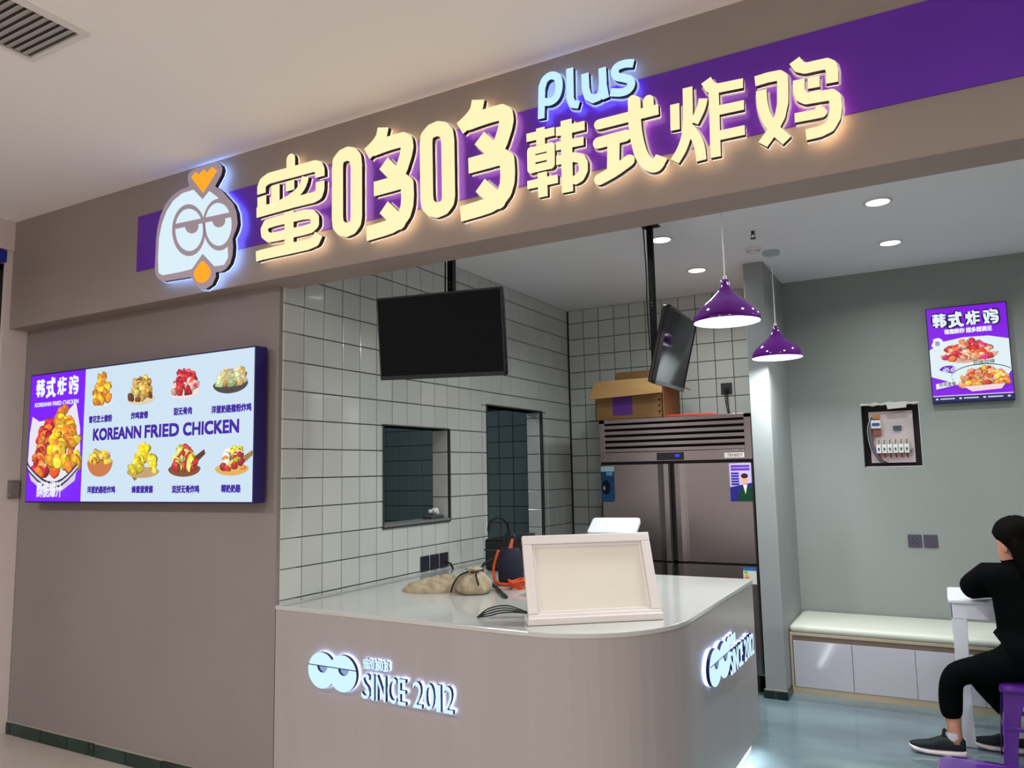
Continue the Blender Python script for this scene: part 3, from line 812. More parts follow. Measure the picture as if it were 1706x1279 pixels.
def eyes_sign(fn, uc, vc, w, h, label, mirror=1):
    t = thing('eyes_emblem', fn(uc, vc - h / 2, .01), label, 'sign')
    D = .03; r = w * .285
    for k, sx in enumerate((-1, 1)):
        c = (uc + sx * w * .225, vc - (0.0))
        e = ellipse(c[0], c[1], r, h / 2, 36)
        d = MB().prism(e, fn, D - .003 + k * .001, D + k * .001).build('eye_disc', M_ltr, t)
        MB().prism(e, fn, .011, D - .003 + k * .001).build('return', M_lside, d)
        MB().prism(ellipse(c[0], c[1], r - .001, h / 2 - .001, 36), fn, .0095, .0105).build('backlight', mat('cold_backlight_disc', (220, 230, 255), .4, emit=(190, 208, 255), strength=7), d)
        MB().flat([(c[0] - r, c[1] + h * .12), (c[0] + r, c[1] + h * .12), (c[0] + r, c[1] + h * .145), (c[0] - r, c[1] + h * .145)], fn, D + .0015 + k * .0001).build('lid_line', M_lside, d)
        q = [(c[0] + r * .38 * math.cos(a) + .1 * r, c[1] + h * .12 - h * .17 * math.sin(a)) for a in [PI * j / 14 for j in range(15)]]
        MB().flat(q, fn, D + .0015 + k * .0001).build('pupil', mat('lit_lilac_pupil', (120, 150, 190), .4, emit=(120, 150, 200), strength=.4), d)
        q2 = [(c[0] + r * .38 * math.cos(a) + .1 * r, c[1] + h * .12 - h * .17 * math.sin(a)) for a in [PI * (.45 + .55 * j / 10) for j in range(11)]]
        q3 = [(x + r * .16, y + h * .02) for x, y in q2][::-1]
        MB().flat(q2 + q3, fn, D + .0018 + k * .0001).build('pupil_edge', M_lside, d)
    return t
yc = lambda u: 2.805 + (u + 2.895) * (2.753 - 2.805) / 1.43
fnf = lambda u, v, d: (u, yc(u) - d, v)
fnr = F_right(-.972)
def counter_sign(fn, u_e0, u_e1, ve, he, u_s0, u_s1, v0, v1, us0, us1, vs0, vs1, where):
    eyes_sign(fn, (u_e0 + u_e1) / 2, ve, (u_e1 - u_e0), he, 'lit emblem of two half-closed eyes %s' % where)
    word = 'SINCE 2012'; wd = [.92, .42, 1.05, .95, .8, .45, .95, 1.0, .6, .95]; tot = sum(wd); x = u_s0; n2 = 0
    nm = {'S': 'letter S', 'I': 'letter I', 'N': 'letter N', 'C': 'letter C', 'E': 'letter E', '0': 'round numeral zero', '1': 'slim numeral one'}
    for ch, w in zip(word, wd):
        w = w / tot * (u_s1 - u_s0)
        if ch != ' ':
            if ch == '2': lab = 'leading numeral two' if n2 == 0 else 'closing numeral two'; n2 += 1
            else: lab = nm[ch]
            k = .8 if ch not in 'I1' else .55
            lit_glyph(ch, fn, x + w * (1 - k) / 2, x + w * (1 + k) / 2, v0, v1, 'blue-white lit %s of the founding-year lettering %s' % (lab, where), 'lit counter lettering')
        x += w
    w = (us1 - us0) / 3
    for k, (ch, o) in enumerate((('蜜', 'first'), ('哆', 'middle'), ('哆', 'last'))):
        st = mi_s if k == 0 else duo_s
        t = thing('counter_letter', fn(us0 + (k + .5) * w, vs0, .01), '%s tiny lit character above SINCE %s' % (o, where), 'sign letter', 'lit counter lettering')
        pl = fit_strokes(st, us0 + k * w + .001, us0 + (k + 1) * w - .001, vs0, vs1)
        a = MB(); b = MB(); c_ = MB()
        for i, p in enumerate(pl): a.prism(p, fn, .017, .02 + i * 1e-6); b.prism(p, fn, .008, .017); c_.flat(p, fn, .0075)
        a.build('face', M_ltr, t); b.build('return', M_lside, t); c_.build('backlight', mat('cold_backlight_disc'), t)
        q_ = pl[0][0]; MB().prism([(q_[0], q_[1]), (q_[0] + .002, q_[1]), (q_[0] + .002, q_[1] + .002), (q_[0], q_[1] + .002)], fn, .0005, .009).build('pin', M_steeld, t)
counter_sign(fnf, -2.635, -2.345, .657, .160, -2.318, -1.812, .565, .672, -2.315, -2.165, .690, .738, 'on the counter front')
counter_sign(fnr, 3.44, 3.80, .660, .160, 3.80, 4.33, .560, .668, 3.80, 3.97, .690, .738, 'on the counter side facing the seats')

# white light-box frame leaning on the counter
BL = Vector((-1.512, 2.845, CT)); BR = Vector((-1.063, 3.187, CT))
dx_ = (BR - BL).normalized(); back = Vector((-dx_.y, dx_.x, 0))
upv = (back * .15 + Vector((0, 0, .349))).normalized(); nrm = dx_.cross(upv).normalized()
Lw = (BR - BL).length; Lh = math.hypot(.15, .349)
xf = Matrix.Identity(4)
for i in range(3): xf[i][0] = dx_[i]; xf[i][1] = -nrm[i]; xf[i][2] = upv[i]; xf[i][3] = BL[i]
fb = thing('display_frame', (BL + BR) / 2 + back * .06, 'blank white picture-frame light box leaning back on the counter', 'light box')
M_frame = mat('white_frame_plastic', (226, 218, 215), .35)
fr = MB(xf)
for (a0, a1, b0, b1) in ((0, Lw, .012, .045), (0, Lw, Lh - .04, Lh), (0, .04, .045, Lh - .04), (Lw - .04, Lw, .045, Lh - .04)):
    fr.box(a0, a1, -.006, .022, b0, b1)
fr.build('frame', M_frame, fb, bevel=.004)
MB().add([BL + Vector((0, 0, .001)) - nrm * 0 + dx_ * a + back * b + Vector((0, 0, c)) for c in (0, .028) for b in (-.004, .10) for a in (-.004, Lw + .004)], [(0, 2, 3, 1), (4, 5, 7, 6), (0, 1, 5, 4), (2, 6, 7, 3), (0, 4, 6, 2), (1, 3, 7, 5)]).build('base_ledge', M_frame, fb, bevel=.003)
fi = MB(xf)
for (a0, a1, b0, b1) in ((.04, Lw - .04, .045, .058), (.04, Lw - .04, Lh - .053, Lh - .04), (.04, .053, .058, Lh - .053), (Lw - .053, Lw - .04, .058, Lh - .053)):
    fi.box(a0, a1, .002, .020, b0, b1)
fi.build('inner_lip', M_frame, fb, bevel=.002)
MB(xf).box(.053, Lw - .053, .008, .014, .058, Lh - .053).build('panel', mat('cream_blank_panel', (226, 218, 204), .4, var=.03, vscale=3), fb)
MB(xf).box(.012, Lw - .012, .022, .055, .05, Lh - .012).build('case_back', M_wplas, fb, bevel=.004)
xs = MB()
for s in (.12, Lw - .12):
    a = BL + dx_ * s; top = a + upv * (Lh * .72) - nrm * .055; ft = a + back * .235 + Vector((0, 0, .014))
    xs.tube([top, ft], .008, 6)
xs.build('prop_leg', M_wplas, fb)

# till terminal behind it
ps = thing('till_terminal', (-1.47, 3.72, CT), 'white slanted till terminal standing behind the blank display frame', 'till')
MB().prism(rrect(-1.56, -1.38, 3.62, 3.80, .03), F_up(CT), 0, .025).build('base', M_wplas, ps, bevel=.004)
MB().tube([(-1.47, 3.72, CT + .02), (-1.47, 3.71, CT + .18), (-1.475, 3.74, CT + .30)], [.035, .03, .03], 12).build('stand', M_wplas, ps)
xfs = Matrix.Translation((-1.487, 3.745, 1.255)) @ Matrix.Rotation(.16, 4, 'Z') @ Matrix.Rotation(-1.18, 4, 'X')
MB(xfs).prism(rrect(-.125, .125, -.085, .085, .02), lambda u, v, d: (u, -d, v), -.016, .012).build('screen_case', mat('white_till_plastic', (190, 193, 198), .35), ps, bevel=.005)
MB(xfs).box(-.112, .112, .0162, .018, -.072, .072).build('screen', M_gloss, ps)

# wall sockets on the tiles
def plate(name, fn, u0, u1, v0, v1, label, m_, group=None, holes=True):
    t = thing(name, fn((u0 + u1) / 2, v0, .005), label, 'socket', group)
    MB().prism(rrect(u0, u1, v0, v1, .004, 2), fn, 0, .009).build('plate', m_, t, bevel=.002)
    if holes:
        h = MB(); uc, vc = (u0 + u1) / 2, (v0 + v1) / 2
        for du, dv in ((-.012, .012), (.012, .012), (-.014, -.016), (.014, -.016), (0, -.01)):
            h.prism([(uc + du - .002, vc + dv - .006), (uc + du + .002, vc + dv - .006), (uc + du + .002, vc + dv + .006), (uc + du - .002, vc + dv + .006)], fn, .009, .0094)
        h.build('slots', M_black, t)
    return t
fs_ = F_right(-2.897)
M_navyp = mat('blue_black_socket', (36, 36, 48), .35)
for k, w_ in enumerate(('first', 'middle', 'last')):
    u = 4.012 + k * .107
    s_ = plate('wall_socket', fs_, u, u + .09, .932, 1.026, '%s of three dark sockets on the tiles above the counter, counted from the shop front' % w_, M_navyp, 'sockets above the counter')
    if k == 2:
        MB().tube([(-2.885, 4.28, .965), (-2.85, 4.285, .955), (-2.84, 4.29, .93), (-2.83, 4.28, CT + .006)], .007, 6).build('plug_lead', M_black, s_)

# dust cloth, cloth bag ---------------------------------------------------
M_cloth = mat('beige_rag', (164, 150, 124), .95, var=.22, vscale=22, bump=.3, bscale=60)
def cloth(name, x0, x1, y0, y1, h, seed, label, m_, cat, shape, ang=0.0, nx=80, ny=56):
    mb = MB(); cx, cy = (x0 + x1) / 2, (y0 + y1) / 2; vs = []; fs = []
    for j in range(ny + 1):
        for i in range(nx + 1):
            u = -1 + 2 * i / nx; v = -1 + 2 * j / ny
            r = math.sqrt(u * u + v * v); k = max(abs(u), abs(v)); s = (k / r if r > 1e-6 else 1)
            u2, v2 = u * s, v * s
            wob = 1 + .14 * noise.noise((u2 * 1.6 + seed, v2 * 1.6, .3))
            X = u2 * (x1 - x0) / 2 * wob; Y = v2 * (y1 - y0) / 2 * wob
            e = max(0, 1 - (u2 * u2 + v2 * v2)) ** .55
            e = max(0, 1 - (u2 * u2 + v2 * v2)) ** .38
            wv = .55 * math.sin(u2 * 2.3 + seed) + .5 * noise.noise((u2 * 1.3 + seed, v2 * 1.3, seed))
            f1 = abs(math.sin(PI * (v2 * 1.7 + wv))) ** .7
            f2 = abs(math.sin(PI * (u2 * 1.4 + v2 * 2.6 - .8 * wv + .4 * noise.noise((u2 * 3, v2 * 3, seed))))) ** .8
            z = h * e * shape(u2, v2) * (.22 + .55 * f1 + .30 * f2 + .06 * noise.noise((u2 * 9, v2 * 12, seed)))
            vs.append((cx + X * math.cos(ang) - Y * math.sin(ang), cy + X * math.sin(ang) + Y * math.cos(ang), CT + .001 + max(0, z)))
    for j in range(ny):
        for i in range(nx):
            a = j * (nx + 1) + i; fs.append((a, a + 1, a + nx + 2, a + nx + 1))
    mb.add(vs, fs)
    return tag(mb.build(name, m_, smooth=True), label, cat)
cloth('dust_cloth', -2.66, -2.27, 3.36, 3.74, .085, 3.1, 'crumpled beige dust cloth lying on the white counter', M_cloth, 'cloth', lambda u, v: .75 + .45 * u, ang=.15)
bg_ = thing('cloth_bag', (-2.18, 3.50, CT), 'slumped beige cloth bag tied at the top beside the dust cloth', 'bag')
rings = []
for q, (z, r_) in enumerate(((.001, .070), (.006, .086), (.03, .092), (.06, .084), (.085, .062), (.102, .034), (.110, .024), (.120, .036), (.128, .044), (.126, .030))):
    am = .04 + .16 * min(1, z / .1)
    rings.append([(-2.18 + (r_ * (1 + am * math.sin(7 * a + .8 * math.sin(2 * a) + q * .25))) * math.cos(a) + .012 * noise.noise((a, q * .5, 2)), 3.50 + r_ * 1.02 * (1 + am * math.sin(7 * a + .8 * math.sin(2 * a) + q * .25)) * math.sin(a), CT + z + .012 * noise.noise((math.cos(a) * 1.5, math.sin(a) * 1.5, q * .7)) * min(1, z / .03)) for a in [2 * PI * k / 48 for k in range(48)]])
MB().loft(rings).build('sack', M_cloth, bg_, smooth=True)
MB().tube([(-2.18 + .027 * math.cos(a), 3.50 + .027 * math.sin(a), CT + .109) for a in [2 * PI * k / 14 for k in range(15)]], .005, 6).build('draw_cord', M_black, bg_)
MB().tube(smooth_line3([(-2.205, 3.482, CT + .110), (-2.235, 3.44, CT + .092), (-2.262, 3.425, CT + .05), (-2.275, 3.42, CT + .008)]), .005, 6).build('cord_end', M_black, bg_)
MB().tube(smooth_line3([(-2.155, 3.482, CT + .110), (-2.125, 3.43, CT + .095), (-2.10, 3.41, CT + .055)]), .005, 6).build('cord_end', M_black, bg_)
# loose wires
def wire(name, paths, r, label, m_, cat='wires'):
    mb = MB()
    for p_ in paths: mb.tube(smooth_line3(p_), r, 6)
    return tag(mb.build(name, m_, smooth=True), label, cat)
wire('wire_bundle', [[(-1.80, 2.91, CT + .004), (-1.755, 2.93, CT + .010 + .01 * k), (-1.70, 2.96 + .012 * k, CT + .022 + .008 * k), (-1.62, 3.0 + .010 * k, CT + .02), (-1.52, 3.03 + .012 * k, CT + .005)] for k in range(4)],
     .0032, 'loose bundle of thin black wires coming out from the display frame', M_black)
wire('black_cable', [[(-1.93, 3.395, CT + .0105), (-1.98, 3.45, CT + .0105), (-2.05, 3.54, CT + .012), (-2.13, 3.63, CT + .014), (-2.24, 3.69, CT + .05), (-2.27, 3.74, CT + .11), (-2.23, 3.77, CT + .14)]], .009,
     'thick black cable end reaching across the counter from the tool bag', M_black, 'cable')
# tool bag and orange cord
tb = thing('tool_bag', (-2.15, 3.84, CT), 'upright dark navy tool bag with orange trim on the counter', 'bag')
M_navy = mat('navy_canvas', (20, 24, 44), .8, bump=.2, bscale=90)
rings = []
for z, rx, ry in ((0, .075, .07), (.03, .085, .08), (.10, .082, .078), (.17, .07, .06), (.20, .06, .03)):
    rings.append([(-2.15 + rx * .86 * math.cos(a), 3.84 + ry * .9 * math.sin(a), CT + .002 + z) for a in [2 * PI * k / 20 for k in range(20)]])
MB().loft(rings).build('body', M_navy, tb, smooth=True)
MB().tube(smooth_line3([(-2.205, 3.80, CT + .19), (-2.228, 3.785, CT + .10), (-2.215, 3.77, CT + .03), (-2.17, 3.755, CT + .012), (-2.10, 3.76, CT + .012)]), .009, 6).build('trim', mat('orange_cord', (206, 74, 26), .5), tb, smooth=True)
MB().tube(smooth_line3([(-2.19, 3.84, CT + .195), (-2.18, 3.84, CT + .27), (-2.15, 3.84, CT + .285), (-2.12, 3.84, CT + .26), (-2.11, 3.84, CT + .195)]), .006, 6).build('handle', M_black, tb, smooth=True)
MB().tube([(-2.14, 3.82, CT + .20), (-2.125, 3.82, CT + .25)], [.012, .008], 8).build('zip_pull', mat('coral_plastic', (216, 96, 72), .5), tb)
cc = []
for k in range(4):
    cc.append([(-2.035 + (.036 + .004 * k) * math.cos(a), 3.705 + (.036 + .004 * k) * math.sin(a), CT + .008 + .011 * k + .006 * math.sin(3 * a + k)) for a in [2 * PI * i / 22 for i in range(23)]])
wire('orange_cord_coil', cc, .006, 'coil of bright orange cord beside the navy tool bag', mat('orange_cord'), 'cord')
cloth('grey_rag', -1.93, -1.80, 3.80, 3.95, .12, 5.5, 'small grey-green rag bundled behind the blank display frame', mat('grey_green_rag', (128, 128, 112), .95, bump=.3, bscale=60), 'cloth', lambda u, v: 1.0)
tc_ = thing('tool_case', (-2.42, 4.45, CT), 'black tool case standing on the counter by the doorway', 'case')
MB().box(-2.60, -2.02, 4.30, 4.52, CT + .002, CT + .20).build('body', M_black, tc_, bevel=.015)
MB().box(-2.60, -2.02, 4.295, 4.525, CT + .125, CT + .135).build('lid_seam', M_dgrey, tc_)
MB().tube([(-2.38, 4.31, CT + .2), (-2.38, 4.31, CT + .235), (-2.24, 4.31, CT + .235), (-2.24, 4.31, CT + .2)], .009, 8).build('handle', M_dgrey, tc_)
fc = thing('tap', (-2.62, 4.60, CT), 'black gooseneck tap rising beside the doorway', 'tap')
MB().cyl((-2.60, 4.62, 0), .022, CT, CT + .03).build('base', M_black, fc)
MB().tube(smooth_line3([(-2.60, 4.62, CT + .02), (-2.60, 4.62, CT + .22), (-2.61, 4.60, CT + .29), (-2.65, 4.57, CT + .318), (-2.69, 4.53, CT + .29), (-2.70, 4.52, CT + .23)]), .009, 10).build('spout', M_black, fc, smooth=True)
MB().tube([(-2.60, 4.62, CT + .07), (-2.545, 4.60, CT + .085)], .007, 8).build('lever', M_steel, fc)
# things on the hatch sill
tag(MB().box(-3.01, -2.93, 4.19, 4.33, WIN[2] + .012, WIN[2] + .032).build('small_tray', mat('slate_tray', (70, 74, 76), .4), bevel=.004), 'small dark tray lying on the hatch sill', 'tray')
mb = MB()
for k in range(9):
    mb.sphere((-2.965 + rnd.uniform(-.018, .018), 4.262 + rnd.uniform(-.04, .04), WIN[2] + .046 + rnd.uniform(0, .02)), rnd.uniform(.014, .022), 8, 6)
tag(mb.build('crumpled_tissue', mat('white_paper', (220, 220, 220), .8), smooth=True), 'crumpled white tissue on the small tray in the hatch', 'tissue')

# ================================================================== HANGING SCREENS
def tv(center, yaw, pitch, roll, pole_top, label, arm):
    R3 = Matrix.Rotation(yaw, 4, 'Z') @ Matrix.Rotation(pitch, 4, 'X') @ Matrix.Rotation(roll, 4, 'Y')
    xf = Matrix.Translation(center) @ R3
    t = thing('hanging_screen', (pole_top[0], pole_top[1], center[2] - .25), label, 'television')
    w, h = .365, .215
    bz = MB(xf)
    for a0, a1, b0, b1 in ((-w, w, -h, -h + .022), (-w, w, h - .01, h), (-w, -w + .01, -h, h), (w - .01, w, -h, h)): bz.box(a0, a1, 0, .022, b0, b1)
    bz.build('bezel', mat('black_bezel', (14, 14, 17), .25), t, bevel=.002)
    MB(xf).box(-w + .008, w - .008, .004, .012, -h + .02, h - .008).build('screen', mat('dark_screen_glass', (4, 4, 9), .08, spec=.12), t)
    MB(xf).box(-w + .004, w - .004, .020, .045, -h + .004, h - .004).build('back_cover', M_black, t, bevel=.008)
    MB(xf).box(-w * .6, w * .6, .045, .065, -h * .9, h * .3).build('rear_housing', M_black, t, bevel=.01)
    MB(xf).box(-.11, .11, .065, .073, -.11, .11).build('mount_plate', M_dgrey, t)
    pc = xf @ Vector((0, .08, 0))
    px_, py_ = pole_top[0], pole_top[1]
    MB().box(px_ - .017, px_ + .017, py_ - .017, py_ + .017, pc.z - .10, IZ).build('pole', mat('black_steel', (9, 13, 13), .5, spec=.15), t, bevel=.003)
    MB().box(px_ - .05, px_ + .05, py_ - .05, py_ + .05, IZ - .006, IZ).build('ceiling_flange', mat('black_steel'), t)
    MB().tube([pc, (px_, py_, pc.z)], .016, 8).build('bracket', mat('black_steel'), t)
    MB().tube(smooth_line3([(px_ - .03, py_ - .03, IZ - .01), (px_ - .025, py_ - .02, IZ - .3), (px_ - .028, py_ - .02, IZ - .5), (px_ - .02, py_ - .02, pc.z)]), .004, 6).build('cable', M_black, t)
    bl = MB()
    for z in (pc.z + .28, pc.z + .26, pc.z - .03, pc.z - .06): bl.box(px_ - .004, px_ + .004, py_ - .019, py_ - .017, z, z + .008)
    bl.build('bolts', M_steel, t)
    return t
tv((-2.167, 3.169, 2.235), .059, .139, .033, (-2.17, 3.30, 0), 'black screen hung above the counter front, facing the corridor', 0)
tv((-1.28, 4.303, 2.214), 1.657, .246, -.025, (-1.42, 4.31, 0), 'black screen hung above the counter end, turned to the seats', 0)

# ================================================================== PENDANTS AND CEILING FITTINGS
M_pur = mat('purple_lacquer', (84, 8, 112), .06, coat=.6)
M_lamp = mat('white_lamp_inner', (240, 240, 245), .5, emit=(236, 244, 255), strength=1.1)
def pendant(x, y, label):
    zr = 2.262
    t = thing('pendant_lamp', (x, y, zr), label, 'lamp', 'purple pendant lamps')
    prof = [(.1625, 0), (.1635, .008), (.160, .028), (.149, .050), (.126, .078), (.094, .104), (.064, .130), (.040, .154), (.027, .176), (.021, .196), (.019, .215), (.006, .219)]
    MB().lathe(prof, (x, y, zr), 48).build('shade', M_pur, t, smooth=True)
    MB().lathe([(r - .003, z + .001) for r, z in prof[:-2]], (x, y, zr), 48).build('shade_lining', M_lamp, t, smooth=True)
    MB().tube([(x, y, zr + .217), (x, y, zr + .235)], .010, 10).build('cap', M_wplas, t)
    MB().tube([(x, y, zr + .23), (x, y, IZ)], .0035, 8).build('cord', M_wplas, t)
    MB().lathe([(.055, 0), (.058, .012), (.056, .022)], (x, y, IZ - .022), 24, True, True).build('ceiling_rose', mat('pale_blue_grey_plastic', (170, 188, 192), .4), t, smooth=False)
    MB().sphere((x, y, zr + .075), .034, 14, 10).build('bulb', mat('glowing_bulb', (255, 255, 255), .4, emit=(244, 248, 255), strength=20), t, smooth=True)
    area_light('bulb_light', (x, y, zr + .03), .16, 14, (.93, .97, 1), 150, parent=t)
    return t
pendant(-.879, 3.815, 'purple pendant lamp over the rounded counter side, hanging before the turned screen')
pendant(-.903, 5.30, 'purple pendant lamp in front of the grey partition end')
def downlight(x, y, label):
    t = thing('downlight', (x, y, IZ - .012), label, 'downlight', 'round recessed downlights')
    MB().lathe([(.075, 0.012), (.075, .004), (.068, 0), (.060, .003)], (x, y, IZ - .012), 32).build('trim_ring', M_wplas, t, smooth=True)
    MB().lathe([(.060, .004), (.0001, .004)], (x, y, IZ - .012), 32).build('diffuser', mat('downlight_diffuser', (255, 255, 255), .5, emit=(244, 252, 255), strength=5.0), t)
    area_light('downlight_light', (x, y, IZ - .02), .11, DL, (.95, 1.0, .98), 150, parent=t)
    return t
DL = 7.5
downlight(-1.449, 4.613, 'round ceiling downlight beside the pole of the turned screen')
downlight(-1.464, 5.49, 'round ceiling downlight above the steel fridge')
downlight(-.202, 4.586, 'round ceiling downlight over the stools, nearer the shop front')
downlight(-.187, 5.50, 'round ceiling downlight over the white bench')
downlight(-1.449, 3.70, 'unseen downlight added above the rounded counter corner, behind the fascia')  # this one and the next are unseen, kept for their light
downlight(-.202, 3.70, 'unseen downlight added just inside the fascia over the seating aisle')
downlight(1.05, 4.586, 'round ceiling downlight deeper in the seating area')
downlight(1.05, 5.50, 'round ceiling downlight over the far end of the bench')
sp = thing('sprinkler_head', (-.913, 4.766, IZ - .05), 'small metal sprinkler head on the shop ceiling', 'sprinkler')
MB().cyl((-.913, 4.766, 0), .010, IZ - .02, IZ).build('stem', M_steeld, sp)
MB().box(-.924, -.921, 4.763, 4.769, IZ - .045, IZ - .02).box(-.905, -.902, 4.763, 4.769, IZ - .045, IZ - .02).build('yoke', M_steeld, sp)
MB().lathe([(.016, IZ - .048), (.018, IZ - .045)], (-.913, 4.766, 0), 16, True, True).build('deflector', M_steeld, sp)
sd = thing('smoke_detector', (-.99, 5.144, IZ - .035), 'round white smoke detector with red rim near the partition', 'smoke detector')
MB().lathe([(.03, -.035), (.042, -.026), (.046, -.012)], (-.99, 5.144, IZ), 24, True).build('body', M_wplas, sd, smooth=True)
MB().lathe([(.046, -.012), (.05, -.01), (.05, 0)], (-.99, 5.144, IZ), 24).build('base', M_wplas, sd)
MB().lathe([(.0405, -.0285), (.0425, -.0255)], (-.99, 5.144, IZ), 24).build('red_ring', mat('faded_red_plastic', (176, 70, 84), .5), sd)
# corridor ceiling grille
vx0, vx1, vy0, vy1 = -3.06, -2.688, .95, 1.632
vt = thing('air_vent', ((vx0 + vx1) / 2, (vy0 + vy1) / 2, CZ - .02), 'white louvred air grille in the corridor ceiling', 'vent')
fr = MB()
for a0, a1, b0, b1 in ((vx0, vx1, vy0, vy0 + .024), (vx0, vx1, vy1 - .024, vy1), (vx0, vx0 + .024, vy0 + .024, vy1 - .024), (vx1 - .024, vx1, vy0 + .024, vy1 - .024)): fr.box(a0, a1, b0, b1, CZ - .012, CZ)
fr.build('frame', M_wplas, vt)
MB().box(vx0 + .02, vx1 - .02, vy0 + .02, vy1 - .02, CZ - .0025, CZ - .001).build('backing', mat('dark_duct', (70, 70, 72), .8), vt)
k = vy0 + .05
while k < vy1 - .04:
    MB().add([(vx0 + .03, k, CZ - .011), (vx1 - .03, k, CZ - .011), (vx1 - .03, k + .022, CZ - .003), (vx0 + .03, k + .022, CZ - .003),
              (vx0 + .03, k + .002, CZ - .012), (vx1 - .03, k + .002, CZ - .012), (vx1 - .03, k + .024, CZ - .004), (vx0 + .03, k + .024, CZ - .004)],
             [(0, 1, 2, 3), (7, 6, 5, 4), (0, 4, 5, 1), (3, 2, 6, 7)]).build('slat', mat('grey_louvre', (176, 172, 170), .5), vt)
    k += .030
# unseen lamp panels, added along the mall ceiling to light the corridor
def fill_panel(x, y, label, pw_, col_):
    t = thing('corridor_fill_panel', (x, y, CZ - .02), label, 'lamp', 'added corridor lamp panels')
    MB().box(x - .3, x + .3, y - .3, y + .3, CZ - .02, CZ).build('frame', M_wplas, t, bevel=.003)
    MB().box(x - .27, x + .27, y - .27, y + .27, CZ - .023, CZ - .019).build('diffuser', mat('warm_fill_diffuser', (255, 250, 240), .5, emit=(255, 238, 216), strength=3), t)
    area_light('fill_panel_light', (x, y, CZ - .03), .5, pw_, col_, 170, parent=t, sizey=.5)
for x_, w_, c_, e_ in ((-4.2, 'near the black-framed glazing', (.93, .96, 1), 84), (-1.6, 'before the service counter', (1, .95, .91), 64), (1.0, 'before the seating area', (1, .95, .91), 64)):
    fill_panel(x_, -.6, 'added unseen lamp panel in the corridor ceiling ' + w_, e_, c_)
_k = thing('kitchen_fill_lamp', (-4.1, 4.6, IZ - .05), 'unseen ceiling lamp added to brighten the back kitchen', 'lamp')  # unseen source, added to lift the dark kitchen
MB().lathe([(.10, -.05), (.15, -.03), (.16, 0)], (-4.1, 4.6, IZ), 28, True).build('fill_lamp_shade', mat('kitchen_fill_glow', (220, 240, 245), .5, emit=(200, 230, 240), strength=.8), _k, smooth=True)
area_light('kitchen_fill_light', (-4.1, 4.6, IZ - .06), .2, 13.0, (.86, .96, 1.0), 170, parent=_k)
# ================================================================== FRIDGE WALL
FX0, FX1, FY, FZ = -2.30, -1.15, 5.55, 1.925
fg = thing('steel_fridge', (-1.72, 5.9, 0), 'tall stainless four-door kitchen fridge against the tiled back wall', 'fridge')
MB().box(FX0, FX1, FY + .04, 6.30, .12, FZ).build('body', M_steel, fg, bevel=.004)
for x_ in (FX0 + .06, FX1 - .06):
    for y_ in (5.65, 6.22): MB().cyl((x_, y_, 0), .022, 0, .12).build('leg', M_steeld, fg)
MB().box(FX0, FX0 + .045, FY, FY + .04, 1.600, FZ).box(FX1 - .05, FX1, FY, FY + .04, 1.600, FZ).box(FX0, FX1, FY, FY + .04, 1.895, FZ).box(FX0 + .045, FX1 - .05, FY, FY + .04, 1.600, 1.672).build('grille_frame', M_steel, fg, bevel=.002)
MB().box(FX0 + .045, FX1 - .05, FY + .034, FY + .042, 1.672, 1.895).build('grille_backing', mat('grille_dark', (30, 26, 24), .7), fg)
for k in range(5):
    z = 1.676 + k * .0445
    MB().add([(FX0 + .045, FY + .001, z), (FX1 - .05, FY + .001, z), (FX1 - .05, FY + .001, z + .024), (FX0 + .045, FY + .001, z + .024), (FX1 - .05, FY + .028, z + .036), (FX0 + .045, FY + .028, z + .036), (FX1 - .05, FY + .028, z), (FX0 + .045, FY + .028, z)],
             [(0, 1, 2, 3), (3, 2, 4, 5), (1, 6, 4, 2), (0, 3, 5, 7), (0, 7, 6, 1)]).build('louvre', M_steel, fg)
MB().box(FX0, FX1, FY + .02, FY + .04, 1.572, 1.600).box(-1.75, -1.715, FY + .02, FY + .04, .12, 1.575).box(FX0, FX1, FY + .02, FY + .04, .855, .88).build('gasket', mat('black_gasket', (14, 12, 12), .7), fg)
xm = -1.733
for x0_, x1_, side in ((FX0 + .003, xm - .014, 1), (xm + .014, FX1 - .003, -1)):
    for z0_, z1_ in ((.878, 1.578), (.14, .862)):
        # door slab with a rolled hand grip along the meeting edge
        g = x1_ if side > 0 else x0_
        prof = [(g, 0), (g, .030), (g - side * .008, .038), (g - side * .045, .040), (g - side * .075, .030), (g - side * .095, .026)]
        o_ = x0_ if side > 0 else x1_
        prof += [(o_ + side * .012, .026), (o_, .018), (o_, 0)]
        d = MB().prism([(a, b) for a, b in prof], lambda u, v, dd: (u, FY + .022 - v, dd), z0_, z1_).build('door', M_steel, fg)
        MB().box(g - side * .006 - .004, g - side * .006 + .004, FY - .0165, FY - .0125, z0_ + .004, z1_ - .004).build('grip_strip', M_steeld, d)
MB().box(-1.845, -1.64, FY - .003, FY + .003, 1.606, 1.662).build('display', mat('black_display', (8, 8, 14), .15), fg)
MB().box(-1.705, -1.672, FY - .0045, FY - .0025, 1.628, 1.648).build('display_digits', mat('blue_led_digits', (20, 20, 80), .3, emit=(50, 50, 230), strength=1.2), fg)
bd = Print(F_front(FY), .003)
bd.poly([(-1.345, 1.612), (-1.205, 1.612), (-1.205, 1.648), (-1.345, 1.648)], (196, 186, 184)); bd.text('TRNRDY', -1.325, -1.215, 1.62, 1.641, (40, 30, 34), .01)
bd.build('badge', print_mat('paper_print', 0), fg)
st = Print(F_front(FY), .0)
st.fn = F_front(FY - .005)
st.poly([(FX0 + .005, 1.30), (FX0 + .105, 1.30), (FX0 + .115, 1.33), (FX0 + .115, 1.568), (FX0 + .005, 1.568)], (30, 62, 96))
